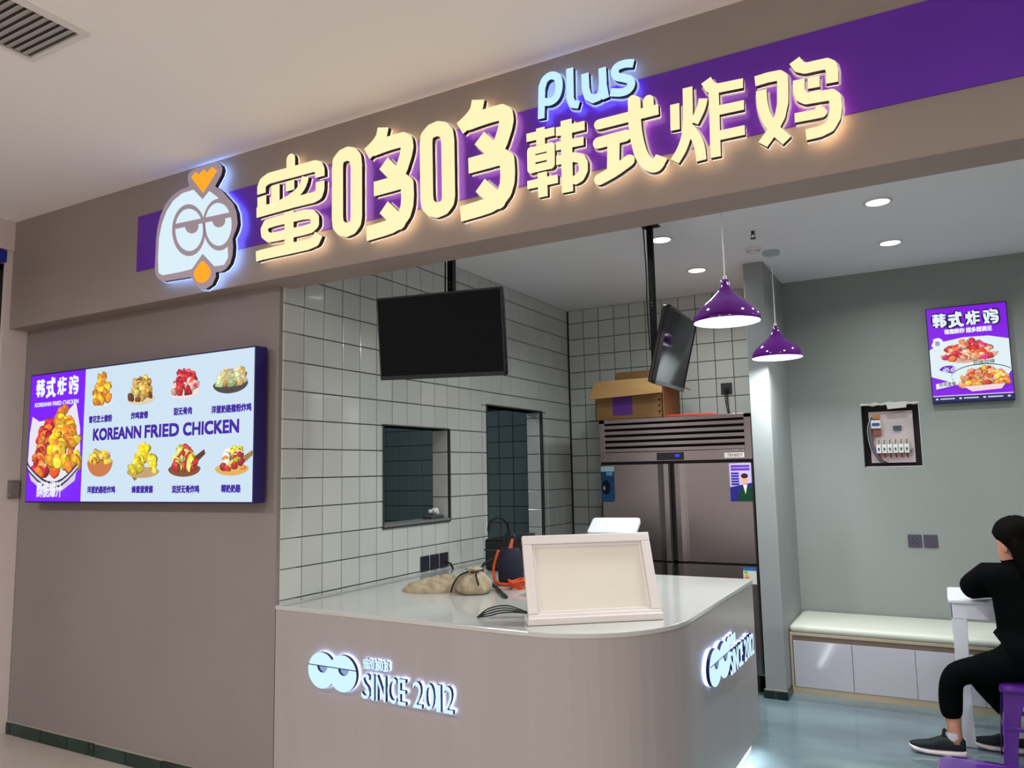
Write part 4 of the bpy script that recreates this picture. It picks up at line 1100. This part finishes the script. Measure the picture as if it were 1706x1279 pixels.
st.poly([(FX0 + .005, 1.53), (FX0 + .115, 1.53), (FX0 + .115, 1.568), (FX0 + .005, 1.568)], (150, 176, 196))
st.poly([(FX0 + .05, 1.50), (FX0 + .10, 1.50), (FX0 + .10, 1.525), (FX0 + .05, 1.525)], (92, 140, 170))
st.poly(ellipse(FX0 + .045, 1.41, .035, .055, 20), (10, 18, 30)); st.poly(ellipse(FX0 + .03, 1.405, .008, .016, 12), (140, 150, 160))
st.build('blue_sticker', print_mat('paper_print', 0), fg, label='dark blue sticker at the top corner of the door')
st = Print(F_front(FY - .005), .0)
a0, a1, b0, b1 = -1.315, -1.163, 1.305, 1.572
st.poly([(a0, b0), (a1, b0), (a1, b1), (a0, b1)], (196, 184, 226)); st.poly([(a0, b0), (a1, b0), (a1, b0 + .13), (a0, b0 + .10)], (46, 40, 130))
for k in range(2): st.poly([(a0 + .01, b1 - .03 - k * .022), (a1 - .012, b1 - .03 - k * .022), (a1 - .012, b1 - .012 - k * .022), (a0 + .01, b1 - .012 - k * .022)], (104, 60, 176))
for k in range(5): st.poly([(a0 + .01, b1 - .078 - k * .019), (a0 + .065, b1 - .078 - k * .019), (a0 + .065, b1 - .064 - k * .019), (a0 + .01, b1 - .064 - k * .019)], (58, 44, 150))
st.poly([(a0 + .045, b0), (a1, b0), (a1, b0 + .085), (a1 - .03, b0 + .115), (a0 + .095, b0 + .115), (a0 + .06, b0 + .07)], (24, 66, 44))
st.poly([(a0 + .09, b0 + .118), (a0 + .12, b0 + .118), (a0 + .105, b0 + .05)], (226, 226, 220))
st.poly(ellipse(a0 + .103, b0 + .152, .022, .032, 16), (224, 170, 140)); st.poly(ellipse(a0 + .103, b0 + .178, .025, .018, 16), (60, 34, 26))
st.build('help_poster', print_mat('paper_print', 0), fg, label='small purple notice showing a person in a green apron')
st = Print(F_front(FY - .005), .0)
st.poly([(-1.255, .74), (-1.165, .74), (-1.165, .852), (-1.255, .852)], (214, 214, 206)); st.poly([(-1.255, .83), (-1.165, .83), (-1.165, .852), (-1.255, .852)], (40, 110, 176))
for k, c in enumerate(((60, 160, 60), (190, 200, 40), (230, 180, 30), (220, 110, 30), (200, 50, 40))): st.poly([(-1.248, .815 - k * .012), (-1.225 + k * .004, .815 - k * .012), (-1.225 + k * .004, .824 - k * .012), (-1.248, .824 - k * .012)], c)
st.build('energy_label', print_mat('paper_print', 0), fg, label='blue and white energy label low on the door')
# cardboard box and red tray on the fridge
cb = thing('cardboard_box', (-2.05, 5.85, FZ), 'opened brown cardboard box with a purple label on top of the fridge', 'box')
M_card = mat('brown_cardboard', (136, 102, 62), .85, var=.07, vscale=8, stretch=(1, 1, 8))
CX0, CX1, CY0, CY1 = -2.345, -1.80, 5.60, 6.05
bxm = MB()
for a0, a1, b0, b1 in ((CX0, CX1, CY0, CY0 + .006), (CX0, CX1, CY1 - .006, CY1), (CX0, CX0 + .006, CY0, CY1), (CX1 - .006, CX1, CY0, CY1)): bxm.box(a0, a1, b0, b1, FZ + .002, FZ + .31)
bxm.box(CX0, CX1, CY0, CY1, FZ + .001, FZ + .006); bxm.build('body', M_card, cb)
def flap(pts, t_=.005):
    a, b, c, d = [Vector(q) for q in pts]; n_ = (b - a).cross(d - a).normalized() * t_
    return MB().add([a, b, c, d, a + n_, b + n_, c + n_, d + n_], [(0, 1, 2, 3), (7, 6, 5, 4), (0, 4, 5, 1), (1, 5, 6, 2), (2, 6, 7, 3), (3, 7, 4, 0)])
flap([(CX0, CY0 - .002, FZ + .31), (CX1, CY0 - .002, FZ + .31), (CX1 + .02, CY0 - .07, FZ + .185), (CX0 - .025, CY0 - .07, FZ + .165)]).build('flap', mat('pale_cardboard', (164, 128, 80), .85, var=.07, vscale=8, stretch=(1, 1, 8)), cb)
flap([(CX0, CY1, FZ + .31), (CX1, CY1, FZ + .31), (CX1, CY1 + .03, FZ + .43), (CX0, CY1 + .03, FZ + .43)]).build('flap', M_card, cb)
flap([(CX1 + .001, CY0 + .01, FZ + .31), (CX1 + .001, CY1 - .01, FZ + .31), (CX1 + .1, CY1 - .01, FZ + .24), (CX1 + .1, CY0 + .01, FZ + .24)]).build('flap', M_card, cb)
MB().box(-2.20, -2.04, CY0 - .0015, CY0 - .0005, FZ + .035, FZ + .19).build('label', mat('purple_label', (92, 44, 132), .6), cb)
pr = Print(lambda u, v, d: (u, CY0 - d, v), .001)
for k in range(4): pr.poly(blob(-1.825, FZ + .05 + k * .045, .010, 7, random.Random(k)), (66, 40, 22))
pr.build('stamp', print_mat('paper_print', 0), cb)
MB().box(CX0 - .05, CX0 + .2, CY0 - .03, CY0 + .02, FZ + .001, FZ + .004).build('loose_flap', mat('dark_cardboard', (104, 76, 48), .85), cb)  # loose flap in a darker brown card
tag(MB().box(-1.77, -1.42, 5.57, 5.95, FZ + .001, FZ + .016).build('red_tray', mat('red_plastic', (196, 66, 52), .5), bevel=.004), 'thin red plastic tray lying on the fridge beside the cardboard box', 'tray')
ws = plate('wall_socket', F_front(YB - .008), -1.53, -1.44, 2.135, 2.228, 'dark socket with a plugged lead on the tiles above the fridge', M_dgrey, holes=False)
MB().box(-1.50, -1.465, YB - .045, YB - .017, 2.155, 2.19).build('plug', M_black, ws, bevel=.004)
for k in (0, 1):
    MB().tube(smooth_line3([(-1.485 + .012 * k, YB - .04, 2.157), (-1.49 + .015 * k, YB - .045, 2.08), (-1.478 + .01 * k, YB - .04, 2.0), (-1.475, YB - .04, FZ + .01)]), .004, 6).build('lead', M_black, ws)
# ================================================================== SEATING WALL
# open breaker box in its recess
bk = thing('breaker_box', ((BX[0] + BX[1]) / 2, YB, BX[2]), 'open breaker box with exposed wiring set into the grey wall', 'breaker box')
rc = MB(); e = .004
rc.box(BX[0] + e, BX[1] - e, YB + .085, YB + .09, BX[2] + e, BX[3] - e)
rc.box(BX[0] + e, BX[0] + e + .003, YB - .024, YB + .085, BX[2] + e, BX[3] - e).box(BX[1] - e - .003, BX[1] - e, YB - .024, YB + .085, BX[2] + e, BX[3] - e)
rc.box(BX[0] + e, BX[1] - e, YB - .024, YB + .085, BX[2] + e, BX[2] + e + .003).box(BX[0] + e, BX[1] - e, YB - .024, YB + .085, BX[3] - e - .003, BX[3] - e)
rc.build('back_box', mat('dark_box_metal', (40, 34, 36), .5, metal=.3), bk)
MB().box(BX[0] + .045, BX[1] - .045, YB + .03, YB + .034, BX[2] + .03, BX[3] - .05).build('mount_panel', mat('pinkish_zinc_plate', (190, 176, 178), .5, var=.1, vscale=8), bk)
MB().box(BX[0] + .10, BX[1] - .06, YB + .004, YB + .03, BX[2] + .118, BX[2] + .128).build('rail', M_steel, bk)
for k in range(6):
    x_ = BX[0] + .085 + k * .037
    b_ = MB().box(x_, x_ + .033, YB - .012, YB + .03, BX[2] + .10, BX[2] + .165).build('breaker', M_wplas, bk, bevel=.003)
    MB().box(x_ + .011, x_ + .022, YB - .021, YB - .012, BX[2] + .122, BX[2] + .14).build('toggle', mat('blue_toggle', (40, 70, 140), .5) if k == 0 else mat('green_toggle', (40, 90, 74), .5), b_)
    MB().tube([(x_ + .016, YB, BX[2] + .165), (x_ + .02, YB + .005, BX[2] + .20)], .005, 6).build('wire', mat('olive_wire', (110, 120, 60), .6), bk)
    MB().tube([(x_ + .016, YB, BX[2] + .10), (x_ + .02, YB + .005, BX[2] + .065)], .006, 6).build('wire', mat('red_wire', (120, 36, 34), .6), bk)
mb_ = MB().box(BX[0] + .06, BX[0] + .125, YB - .012, YB + .03, BX[2] + .285, BX[2] + .345).build('main_breaker', M_wplas, bk, bevel=.003)
MB().box(BX[0] + .068, BX[0] + .118, YB - .02, YB - .012, BX[2] + .305, BX[2] + .325).build('toggle', mat('blue_toggle'), mb_)
MB().box(BX[0] + .075, BX[0] + .12, YB, YB + .03, BX[2] + .355, BX[2] + .385).build('terminal', mat('copper_terminal', (176, 120, 70), .4, metal=.6), bk)
MB().box(BX[0] + .07, BX[0] + .125, YB, YB + .03, BX[2] + .235, BX[2] + .272).build('terminal', mat('olive_red_terminal', (130, 70, 56), .6), bk)
MB().box(BX[0] + .205, BX[0] + .26, YB + .01, YB + .03, BX[2] + .27, BX[2] + .30).build('earth_block', mat('teal_block', (50, 80, 90), .5), bk)
for k, c in enumerate(((150, 150, 150), (30, 30, 34), (60, 90, 150), (120, 110, 60), (90, 40, 40))):
    o_ = .006 * k
    MB().tube(smooth_line3([(BX[0] + .06 + o_, YB + .01, BX[2] + .37), (BX[0] + .035 + o_, YB - .005, BX[2] + .28), (BX[0] + .045 + o_, YB - .008, BX[2] + .15), (BX[0] + .085 + o_, YB - .004, BX[2] + .06), (BX[0] + .13 + o_, YB + .01, BX[2] + .03)]), .004, 6).build('wire', mat('wire_%d' % k, c, .6), bk)
rg = random.Random(9)
cr = MB(); cz = BX[3]
cr.prism([(BX[0] - .005, cz - .004)] + [(BX[0] + i * .033, cz + .012 + rg.uniform(-.006, .008)) for i in range(12)] + [(BX[1] + .008, cz + .004)] + [(BX[1] - i * .03, cz - .008 + rg.uniform(-.012, .006)) for i in range(12)], F_front(YB - .02), 0, .004)
cr.prism([(BX[0] + .17, cz + .008), (BX[0] + .30, cz + .014), (BX[0] + .305, cz - .03), (BX[0] + .18, cz - .038)], F_front(YB - .02), .002, .007)
cr.build('plaster_edge', mat('raw_white_plaster', (206, 204, 198), .9, bump=.3), bk)
for k, lb in enumerate(('dark double socket plate, the one nearer the breaker box', 'plain dark switch plate, the one farther from the breaker box')):
    plate('wall_socket' if k == 0 else 'wall_switch', F_front(YB - .02), -.246 + k * .10, -.158 + k * .10, .952, 1.04, lb + ', above the bench', mat('grey_violet_plate', (70, 68, 82), .4), 'wall plates above the bench', holes=(k == 0))
# bench with doors and cushion
bn = thing('storage_bench', (.2, 6.0, 0), 'long white storage bench with wood trim below the grey wall', 'bench')
M_trim = mat('pale_wood_trim', (178, 164, 140), .5, var=.08, vscale=6, stretch=(.5, 6, 6))
BY = 5.715
MB().box(-.975, 3.2, BY + .02, 6.295, .02, .395).build('carcass', mat('white_laminate', (206, 206, 212), .2), bn)
MB().box(-1.0, 3.2, BY, 6.295, .385, .405).build('top_trim', M_trim, bn, bevel=.002)
MB().box(-.985, 3.2, BY + .006, BY + .02, .352, .385).build('recess_rail', mat('brown_rail', (120, 104, 92), .5), bn)  # brown rail set back under the top trim
MB().box(-.985, 3.2, BY + .004, BY + .02, 0, .042).build('kick_board', M_trim, bn)
MB().box(-1.0, -.985, BY, 6.29, 0, .386).build('end_panel', M_trim, bn)
xb_ = -.982
for k in range(11):
    x2_ = xb_ + .3745
    MB().box(xb_ + .0015, x2_ - .0015, BY + .002, BY + .018, .044, .351).build('door', mat('gloss_white_door', (190, 188, 197), .1, coat=.3), bn, bevel=.0015)
    xb_ = x2_
    if xb_ > 2.8: break
rings = []
for z, ins_ in ((.406, .008), (.414, 0), (.436, 0), (.452, .012), (.460, .035)):
    rings.append([(a, b, z) for a, b in rrect(-1.002 + ins_, 3.2 - ins_, BY + .0 + ins_, 6.285 - ins_ * .5, .03)])
tag(MB().loft(rings).build('bench_cushion', mat('cream_vinyl', (198, 200, 189), .4), smooth=True), 'long flat cream cushion lying on the storage bench', 'cushion')
# table
tbx = thing('white_table', (.3, 5.23, 0), 'white plastic table that the seated person leans on', 'table')
M_tab = mat('white_table_plastic', (214, 216, 226), .35)
TX0, TX1, TY0, TY1, TZ = -.022, .69, 5.005, 5.50, .793
MB().prism(rrect(TX0, TX1, TY0, TY1, .035), F_up(0), TZ - .022, TZ).build('table_top', M_tab, tbx, bevel=.006)
ap = MB()
ap.box(TX0 + .01, TX1 - .01, TY0 + .012, TY0 + .024, TZ - .105, TZ - .022).box(TX0 + .01, TX1 - .01, TY1 - .024, TY1 - .012, TZ - .105, TZ - .022)
ap.box(TX0 + .01, TX0 + .022, TY0 + .012, TY1 - .012, TZ - .105, TZ - .022).box(TX1 - .022, TX1 - .01, TY0 + .012, TY1 - .012, TZ - .105, TZ - .022)
ap.build('apron', M_tab, tbx, bevel=.004)
for cx_, cy_, sx, sy in ((TX0 + .012, TY0 + .014, 1, 1), (TX1 - .012, TY0 + .014, -1, 1), (TX0 + .012, TY1 - .014, 1, -1), (TX1 - .012, TY1 - .014, -1, -1)):
    rings = []
    for z, w_, off in ((TZ - .10, .075, 0), (TZ - .35, .066, .004), (.2, .058, .010), (.03, .056, .016), (.004, .060, .018)):
        a = cx_ + sx * off; b = cy_ + sy * off
        L = [(0, 0), (w_, 0), (w_, .012), (.012, .012), (.012, w_), (0, w_)]
        pts = [(a + sx * u, b + sy * v, z) for u, v in L]
        rings.append(pts if sx * sy > 0 else pts[::-1])
    MB().loft(rings[::-1]).build('leg', M_tab, tbx, bevel=.003)
# purple stools
M_st = mat('translucent_purple_plastic', (112, 46, 172), .12, trans=.55, ior=1.3, coat=.4)
def stool(x, y, rz, label):
    t = thing('plastic_stool', (0, 0, 0), label, 'stool', 'purple plastic stools')
    h = .155; zs = .42
    rings = []
    for z, q in ((zs - .035, h + .004), (zs - .008, h), (zs, h - .012), (zs + .004, h - .05), (zs + .004, .03)):
        rings.append([(a, b, z) for a, b in rrect(-q, q, -q, q, min(.05, q * .6), 6)])
    MB().loft(rings).build('seat', M_st, t, smooth=True)
    for sx in (-1, 1):
        for sy in (-1, 1):
            rg_ = []
            for z, w_, off in ((zs - .034, .125, 0), (zs - .10, .085, .004), (zs - .2, .068, .010), (.10, .062, .018), (.0, .064, .024)):
                c0 = h - .012 + off
                L = [(c0, c0), (c0 - w_, c0), (c0 - w_, c0 - .006), (c0 - .007, c0 - .007), (c0 - .006, c0 - w_), (c0, c0 - w_)]
                pts = [(sx * u, sy * v, z) for u, v in L]
                rg_.append(pts if sx * sy > 0 else pts[::-1])
            MB().loft(rg_[::-1]).build('leg', M_st, t, bevel=.003)
    MB().box(-h + .012, h - .012, -h - .001, -h + .006, .2, .222).box(-h + .012, h - .012, h - .006, h + .001, .2, .222).box(-h - .001, -h + .006, -h + .012, h - .012, .2, .222).box(h - .006, h + .001, -h + .012, h - .012, .2, .222).build('stretcher', M_st, t, bevel=.003)
    t.location = (x, y, 0); t.rotation_euler = (0, 0, rz)
    return t
s1 = stool(.335, 4.885, 0.0, 'purple translucent plastic stool under the seated person')
s2 = stool(.058, 3.345, -.09, 'empty purple translucent plastic stool standing in the aisle')
s2.scale = (1, 1, 1.04)
# left wall box
tag(MB().box(-5.168, -5.155, 2.735, 2.812, 1.437, 1.552).box(-5.157, -5.150, 2.745, 2.802, 1.447, 1.542).build('junction_box', mat('dusty_grey_box', (128, 118, 116), .7, var=.25, vscale=60), bevel=.004), 'dusty grey junction box on the white wall beside the menu board', 'junction box')
# ================================================================== SEATED PERSON
pe = thing('person', (.30, 4.90, 0), 'person in black jacket and trousers sitting at the white table, facing away', 'person')
M_cloth_b = mat('black_jacket_fabric', (6, 8, 9), .9, spec=.06, bump=.15, bscale=120)
M_pants = mat('black_trouser_fabric', (5, 8, 9), .9, spec=.06, bump=.15, bscale=120)
M_skin = mat('skin', (196, 140, 116), .55)
V3 = Vector
J = {}   # joints: position, radius
def sk(chains, name, extra=None):
    pts = []; rad = []; edges = []; idx = {}
    for ch in chains:
        prev = None
        for key, p, r in ch:
            if key in idx: i = idx[key]
            else: i = len(pts); idx[key] = i; pts.append(p); rad.append(r)
            if prev is not None: edges.append((prev, i))
            prev = i
    me = bpy.data.meshes.new(name); me.from_pydata(pts, edges, []); me.update()
    o = bpy.data.objects.new(name, me); COL.objects.link(o)
    md = o.modifiers.new('skin', 'SKIN'); md.use_smooth_shade = True
    for i, sv in enumerate(me.skin_vertices[0].data):
        r = rad[i]; sv.radius = (r, r) if not isinstance(r, tuple) else r
        sv.use_root = (i == 0)
    ss = o.modifiers.new('sub', 'SUBSURF'); ss.levels = 2; ss.render_levels = 2
    dg = bpy.context.evaluated_depsgraph_get(); dg.update()
    m2 = bpy.data.meshes.new_from_object(o.evaluated_get(dg))
    bpy.data.objects.remove(o); bpy.data.meshes.remove(me)
    return m2
HD = V3((.312, 4.885, 1.118))                  # centre of the head
fwd = V3((-.66, .74, -.14)).normalized(); lft = V3((0, 0, 1)).cross(fwd).normalized(); upn = fwd.cross(lft).normalized()
HS = 1.08
def hp(f, l, u): return tuple(HD + (fwd * f + lft * l + upn * u) * HS)
ch = [
 [('pel', (.39, 4.86, .575), .158), ('wst', (.375, 4.86, .65), .195), ('chs', (.370, 4.87, .81), .195), ('utr', (.345, 4.875, .925), .125), ('nck', (.325, 4.885, 1.005), .060), ('jaw', hp(.012, 0, -.055), .068), ('hed', hp(-.008, 0, .01), .090), ('crn', hp(-.015, 0, .055), .078)],
 [('jaw', hp(.012, 0, -.055), .068), ('chin', hp(.055, 0, -.085), .032)],
 # near (left) arm: shoulder, elbow on the table edge, forearm folded along the table
 [('utr', (.345, 4.875, .925), .125), ('lsh', (.172, 4.865, .948), .080), ('lua', (.125, 4.895, .900), .076), ('lel', (.085, 4.975, .866), .070), ('lfa', (.150, 5.06, .850), .052), ('lwr', (.24, 5.14, .830), .032)],
 [('utr', (.345, 4.875, .925), .125), ('rsh', (.475, 4.885, .940), .076), ('rua', (.545, 4.92, .905), .068), ('rel', (.585, 5.01, .862), .060), ('rfa', (.50, 5.10, .848), .050), ('rwr', (.41, 5.17, .830), .030)],
 # near leg
 [('pel', (.39, 4.86, .575), .158), ('lhp', (.28, 4.835, .520), .098), ('lth', (.12, 4.845, .458), .082), ('lkn', (-.026, 4.85, .440), .070), ('lsn', (-.044, 4.855, .33), .066), ('lcf', (-.046, 4.86, .24), .060), ('lhm', (-.043, 4.862, .188), .052)],
 [('pel', (.39, 4.86, .575), .158), ('rhp', (.31, 4.98, .520), .095), ('rth', (.18, 5.03, .455), .078), ('rkn', (.06, 5.05, .440), .064), ('rsn', (.13, 5.055, .33), .060), ('rcf', (.20, 5.06, .24), .054), ('rhm', (.235, 5.06, .188), .048)],
]
body = sk(ch, 'body')
for v_ in body.vertices:                       # a back is broader than it is deep
    x_, y_, z_ = v_.co
    d_ = math.hypot(x_ - .37, y_ - 4.865)
    w_ = max(0, min(1, (.245 - d_) / .03)) * max(0, min(1, (z_ - .60) / .08)) * max(0, min(1, (.95 - z_) / .05))
    v_.co.y = y_ + (4.865 - y_) * .32 * w_
for mm_ in (M_cloth_b, M_pants, M_skin): body.materials.append(mm_)
for p_ in body.polygons:
    c = p_.center
    if c.z > 1.035 and (V3(c) - HD).length < .16 or (c.y > 5.115 and c.z > .8): p_.material_index = 2
    elif c.z < .535 and c.x < .28 or c.z < .50: p_.material_index = 1
    else: p_.material_index = 0
    p_.use_smooth = True
def child_mesh(me, name, parent=pe, label=None):
    o = bpy.data.objects.new(name, me); COL.objects.link(o); o.parent = parent
    o.matrix_parent_inverse = Matrix.Translation(-V3(parent.location))
    if label: o['label'] = label
    return o
# body gets ankles, face details and hands joined so that it is one figure
bm = bmesh.new(); bm.from_mesh(body)
def join(mb, mi):
    me_ = bpy.data.meshes.new('x'); me_.from_pydata([tuple(v) for v in mb.v], [], mb.f); me_.update()
    n0 = len(bm.faces); bm.from_mesh(me_); bm.faces.ensure_lookup_table()
    for f_ in bm.faces[n0:]: f_.material_index = mi; f_.smooth = True
    bpy.data.meshes.remove(me_)
for hx, hy in ((-.042, 4.862), (.238, 5.06)):
    join(MB().tube([(hx + .002, hy, .22), (hx + .004, hy, .16), (hx + .006, hy, .11), (hx + .008, hy, .07)], [.040, .035, .034, .036], 14), 2)
nose = MB().loft([[hp(.070, l, u) for l, u in ((-.014, -.012), (.014, -.012), (.010, .03), (-.010, .03))], [hp(.098, l, u) for l, u in ((-.006, -.018), (.006, -.018), (.004, -.004), (-.004, -.004))]])
join(nose, 2)
for s in (-1, 1):
    rr = []
    for k, (dl, sc) in enumerate(((.066, .7), (.080, 1.0), (.086, .8))):
        rr.append([hp(-.012 + .017 * sc * math.cos(a) - .004 * k, s * dl, -.012 + .031 * sc * math.sin(a)) for a in [2 * PI * q / 12 for q in range(12)]])
    join(MB().loft(rr if s < 0 else [r_[::-1] for r_ in rr]), 2)
    join(MB().sphere(hp(.064, s * .032, .012), .012, 10, 7), 2)
    # hand: palm and five fingers lying on the table
def hand(w, d, side):
    w = V3(w); d = V3(d).normalized(); sd = V3((0, 0, 1)).cross(d).normalized() * side
    join(MB().loft([[tuple(w + d * t_ + sd * (.5 * b * ww) + V3((0, 0, a * hh))) for b, a in ((-1, -1), (1, -1), (1, 1), (-1, 1))] for t_, ww, hh in ((-.02, .042, .014), (.03, .066, .013), (.075, .072, .011))]), 2)
    for k, L_ in enumerate((.062, .072, .068, .054)):
        b = w + d * .072 + sd * (-.027 + .018 * k)
        join(MB().tube([b, b + d * L_ * .5 + V3((0, 0, .006)), b + d * L_ * .8 + V3((0, 0, .0)), b + d * L_ + V3((0, 0, -.010))], [.009, .0085, .008, .006], 8), 2)
    b = w + d * .015 - sd * .03
    join(MB().tube([b, b + d * .03 - sd * .018, b + d * .06 - sd * .022], [.011, .010, .007], 8), 2)
hand((.25, 5.15, .820), (.8, .6, 0), 1)
hand((.40, 5.18, .820), (-.8, .6, 0), -1)
bm.to_mesh(body); bm.free()
child_mesh(body, 'body')
# jacket collar
MB().lathe([(.088, -.01), (.082, .02), (.072, .045)], (.325, 4.885, .985), 24).build('collar', M_cloth_b, pe, smooth=True)
# socks and shoes
def shoe(x, y, ang, parent, mirror=1):
    xf_ = Matrix.Translation((x, y, 0)) @ Matrix.Rotation(ang, 4, 'Z')
    def ring(t_, w_, z0, z1, n=14, flat=.5):
        out = []
        for k in range(n):
            a = 2 * PI * k / n; cz_ = (z0 + z1) / 2; hz = (z1 - z0) / 2
            out.append((t_, w_ * math.copysign(abs(math.cos(a)) ** .7, math.cos(a)), cz_ + hz * math.copysign(abs(math.sin(a)) ** .7, math.sin(a))))
        return out
    so = MB(xf_)
    so.loft([ring(t_, w_, z0, z1) for t_, w_, z0, z1 in ((-.082, .020, .022, .038), (-.074, .034, .008, .040), (-.03, .038, .002, .036), (.04, .040, .002, .030), (.11, .046, .003, .030), (.165, .040, .012, .036), (.192, .020, .026, .042))])
    sh = thing_part = so.build('shoe_sole', mat('white_rubber_sole', (214, 204, 208), .6), parent, smooth=True)
    up_ = MB(xf_)
    up_.loft([ring(t_, w_, z0, z1) for t_, w_, z0, z1 in ((-.078, .018, .034, .085), (-.066, .031, .03, .098), (-.03, .035, .028, .094), (.01, .036, .028, .098), (.045, .037, .026, .094), (.09, .040, .026, .070), (.14, .038, .028, .060), (.178, .024, .034, .052), (.19, .01, .038, .046))])
    u_ = up_.build('shoe_upper', mat('black_mesh_shoe', (16, 26, 30), .8, bump=.2, bscale=200), parent, smooth=True)
    lc = MB(xf_)
    for k in range(4):
        t_ = .03 + k * .018
        lc.tube([(t_, -.022, .088 - k * .006), (t_ + .004, 0, .099 - k * .008), (t_, .022, .088 - k * .006)], .004, 6)
    lc.tube([(.026, 0, .09), (.02, .0, .125), (.012, 0, .135)], .010, 6)
    lc.build('laces', M_black, u_)
    MB(xf_).lathe([(.034, .085), (.036, .10), (.035, .125)], (-.028, 0, 0), 16).build('sock', mat('pale_sock', (208, 196, 206), .9), parent, smooth=True)
shoe(-.068, 4.862, PI, pe); shoe(.232, 5.06, PI, pe)
# hair: cap over the skull with a gathered tail
hm = MB(); rows = []
for j in range(13):
    th = PI * (.02 + .62 * j / 12)
    row = []
    for k in range(32):
        ph = 2 * PI * k / 32
        # front hair line is higher than the back
        ff = math.cos(ph)
        lim = (.62 if ff < -.35 else .50 + .12 * (.1 - ff) / .45) if ff < .1 else .50 - .20 * ((ff - .1) / .9) ** .8
        t2 = PI * (.02 + (lim + .018 * math.sin(11 * ph)) * j / 12)
        r_ = .113 * (1 + .012 * math.sin(9 * ph) + .05 * noise.noise((2.2 * math.cos(ph), 2.2 * math.sin(ph), t2 * 1.5)))
        row.append(hp(-.018 + r_ * 1.02 * math.sin(t2) * math.cos(ph), r_ * .90 * math.sin(t2) * math.sin(ph), .022 + r_ * .98 * math.cos(t2)))
    rows.append(row)
hm.loft([r_[::-1] for r_ in rows], cap=True)
M_hair = mat('black_hair', (9, 7, 6), .7, spec=.04, bump=.3, bscale=70, stretch=(1, 1, .15))
hr = hm.build('hair', M_hair, pe, smooth=True)
# long hair gathered at the back, falling onto the jacket
rings = []
for (f, l, u, rx, ry) in ((-.030, 0, .085, .045, .03), (-.058, 0, .045, .084, .052), (-.072, 0, -.01, .096, .060), (-.080, 0, -.06, .096, .056), (-.090, 0, -.11, .088, .050), (-.105, 0, -.17, .074, .042), (-.122, 0, -.23, .058, .034), (-.135, 0, -.29, .034, .022), (-.138, 0, -.32, .010, .008)):
    rings.append([hp(f + ry * math.cos(a), l + rx * math.sin(a) * (1 + .04 * math.sin(7 * a)), u) for a in [2 * PI * k / 22 for k in range(22)]])
MB().loft(rings).build('back_hair', M_hair, hr, smooth=True)
MB().loft([[hp(-.128 + .012 * math.cos(a), .03 * math.sin(a), u - .03) for a in [2 * PI * k / 10 for k in range(10)]] for u in (-.055, -.045)]).build('hair_clip', M_black, hr, smooth=True)
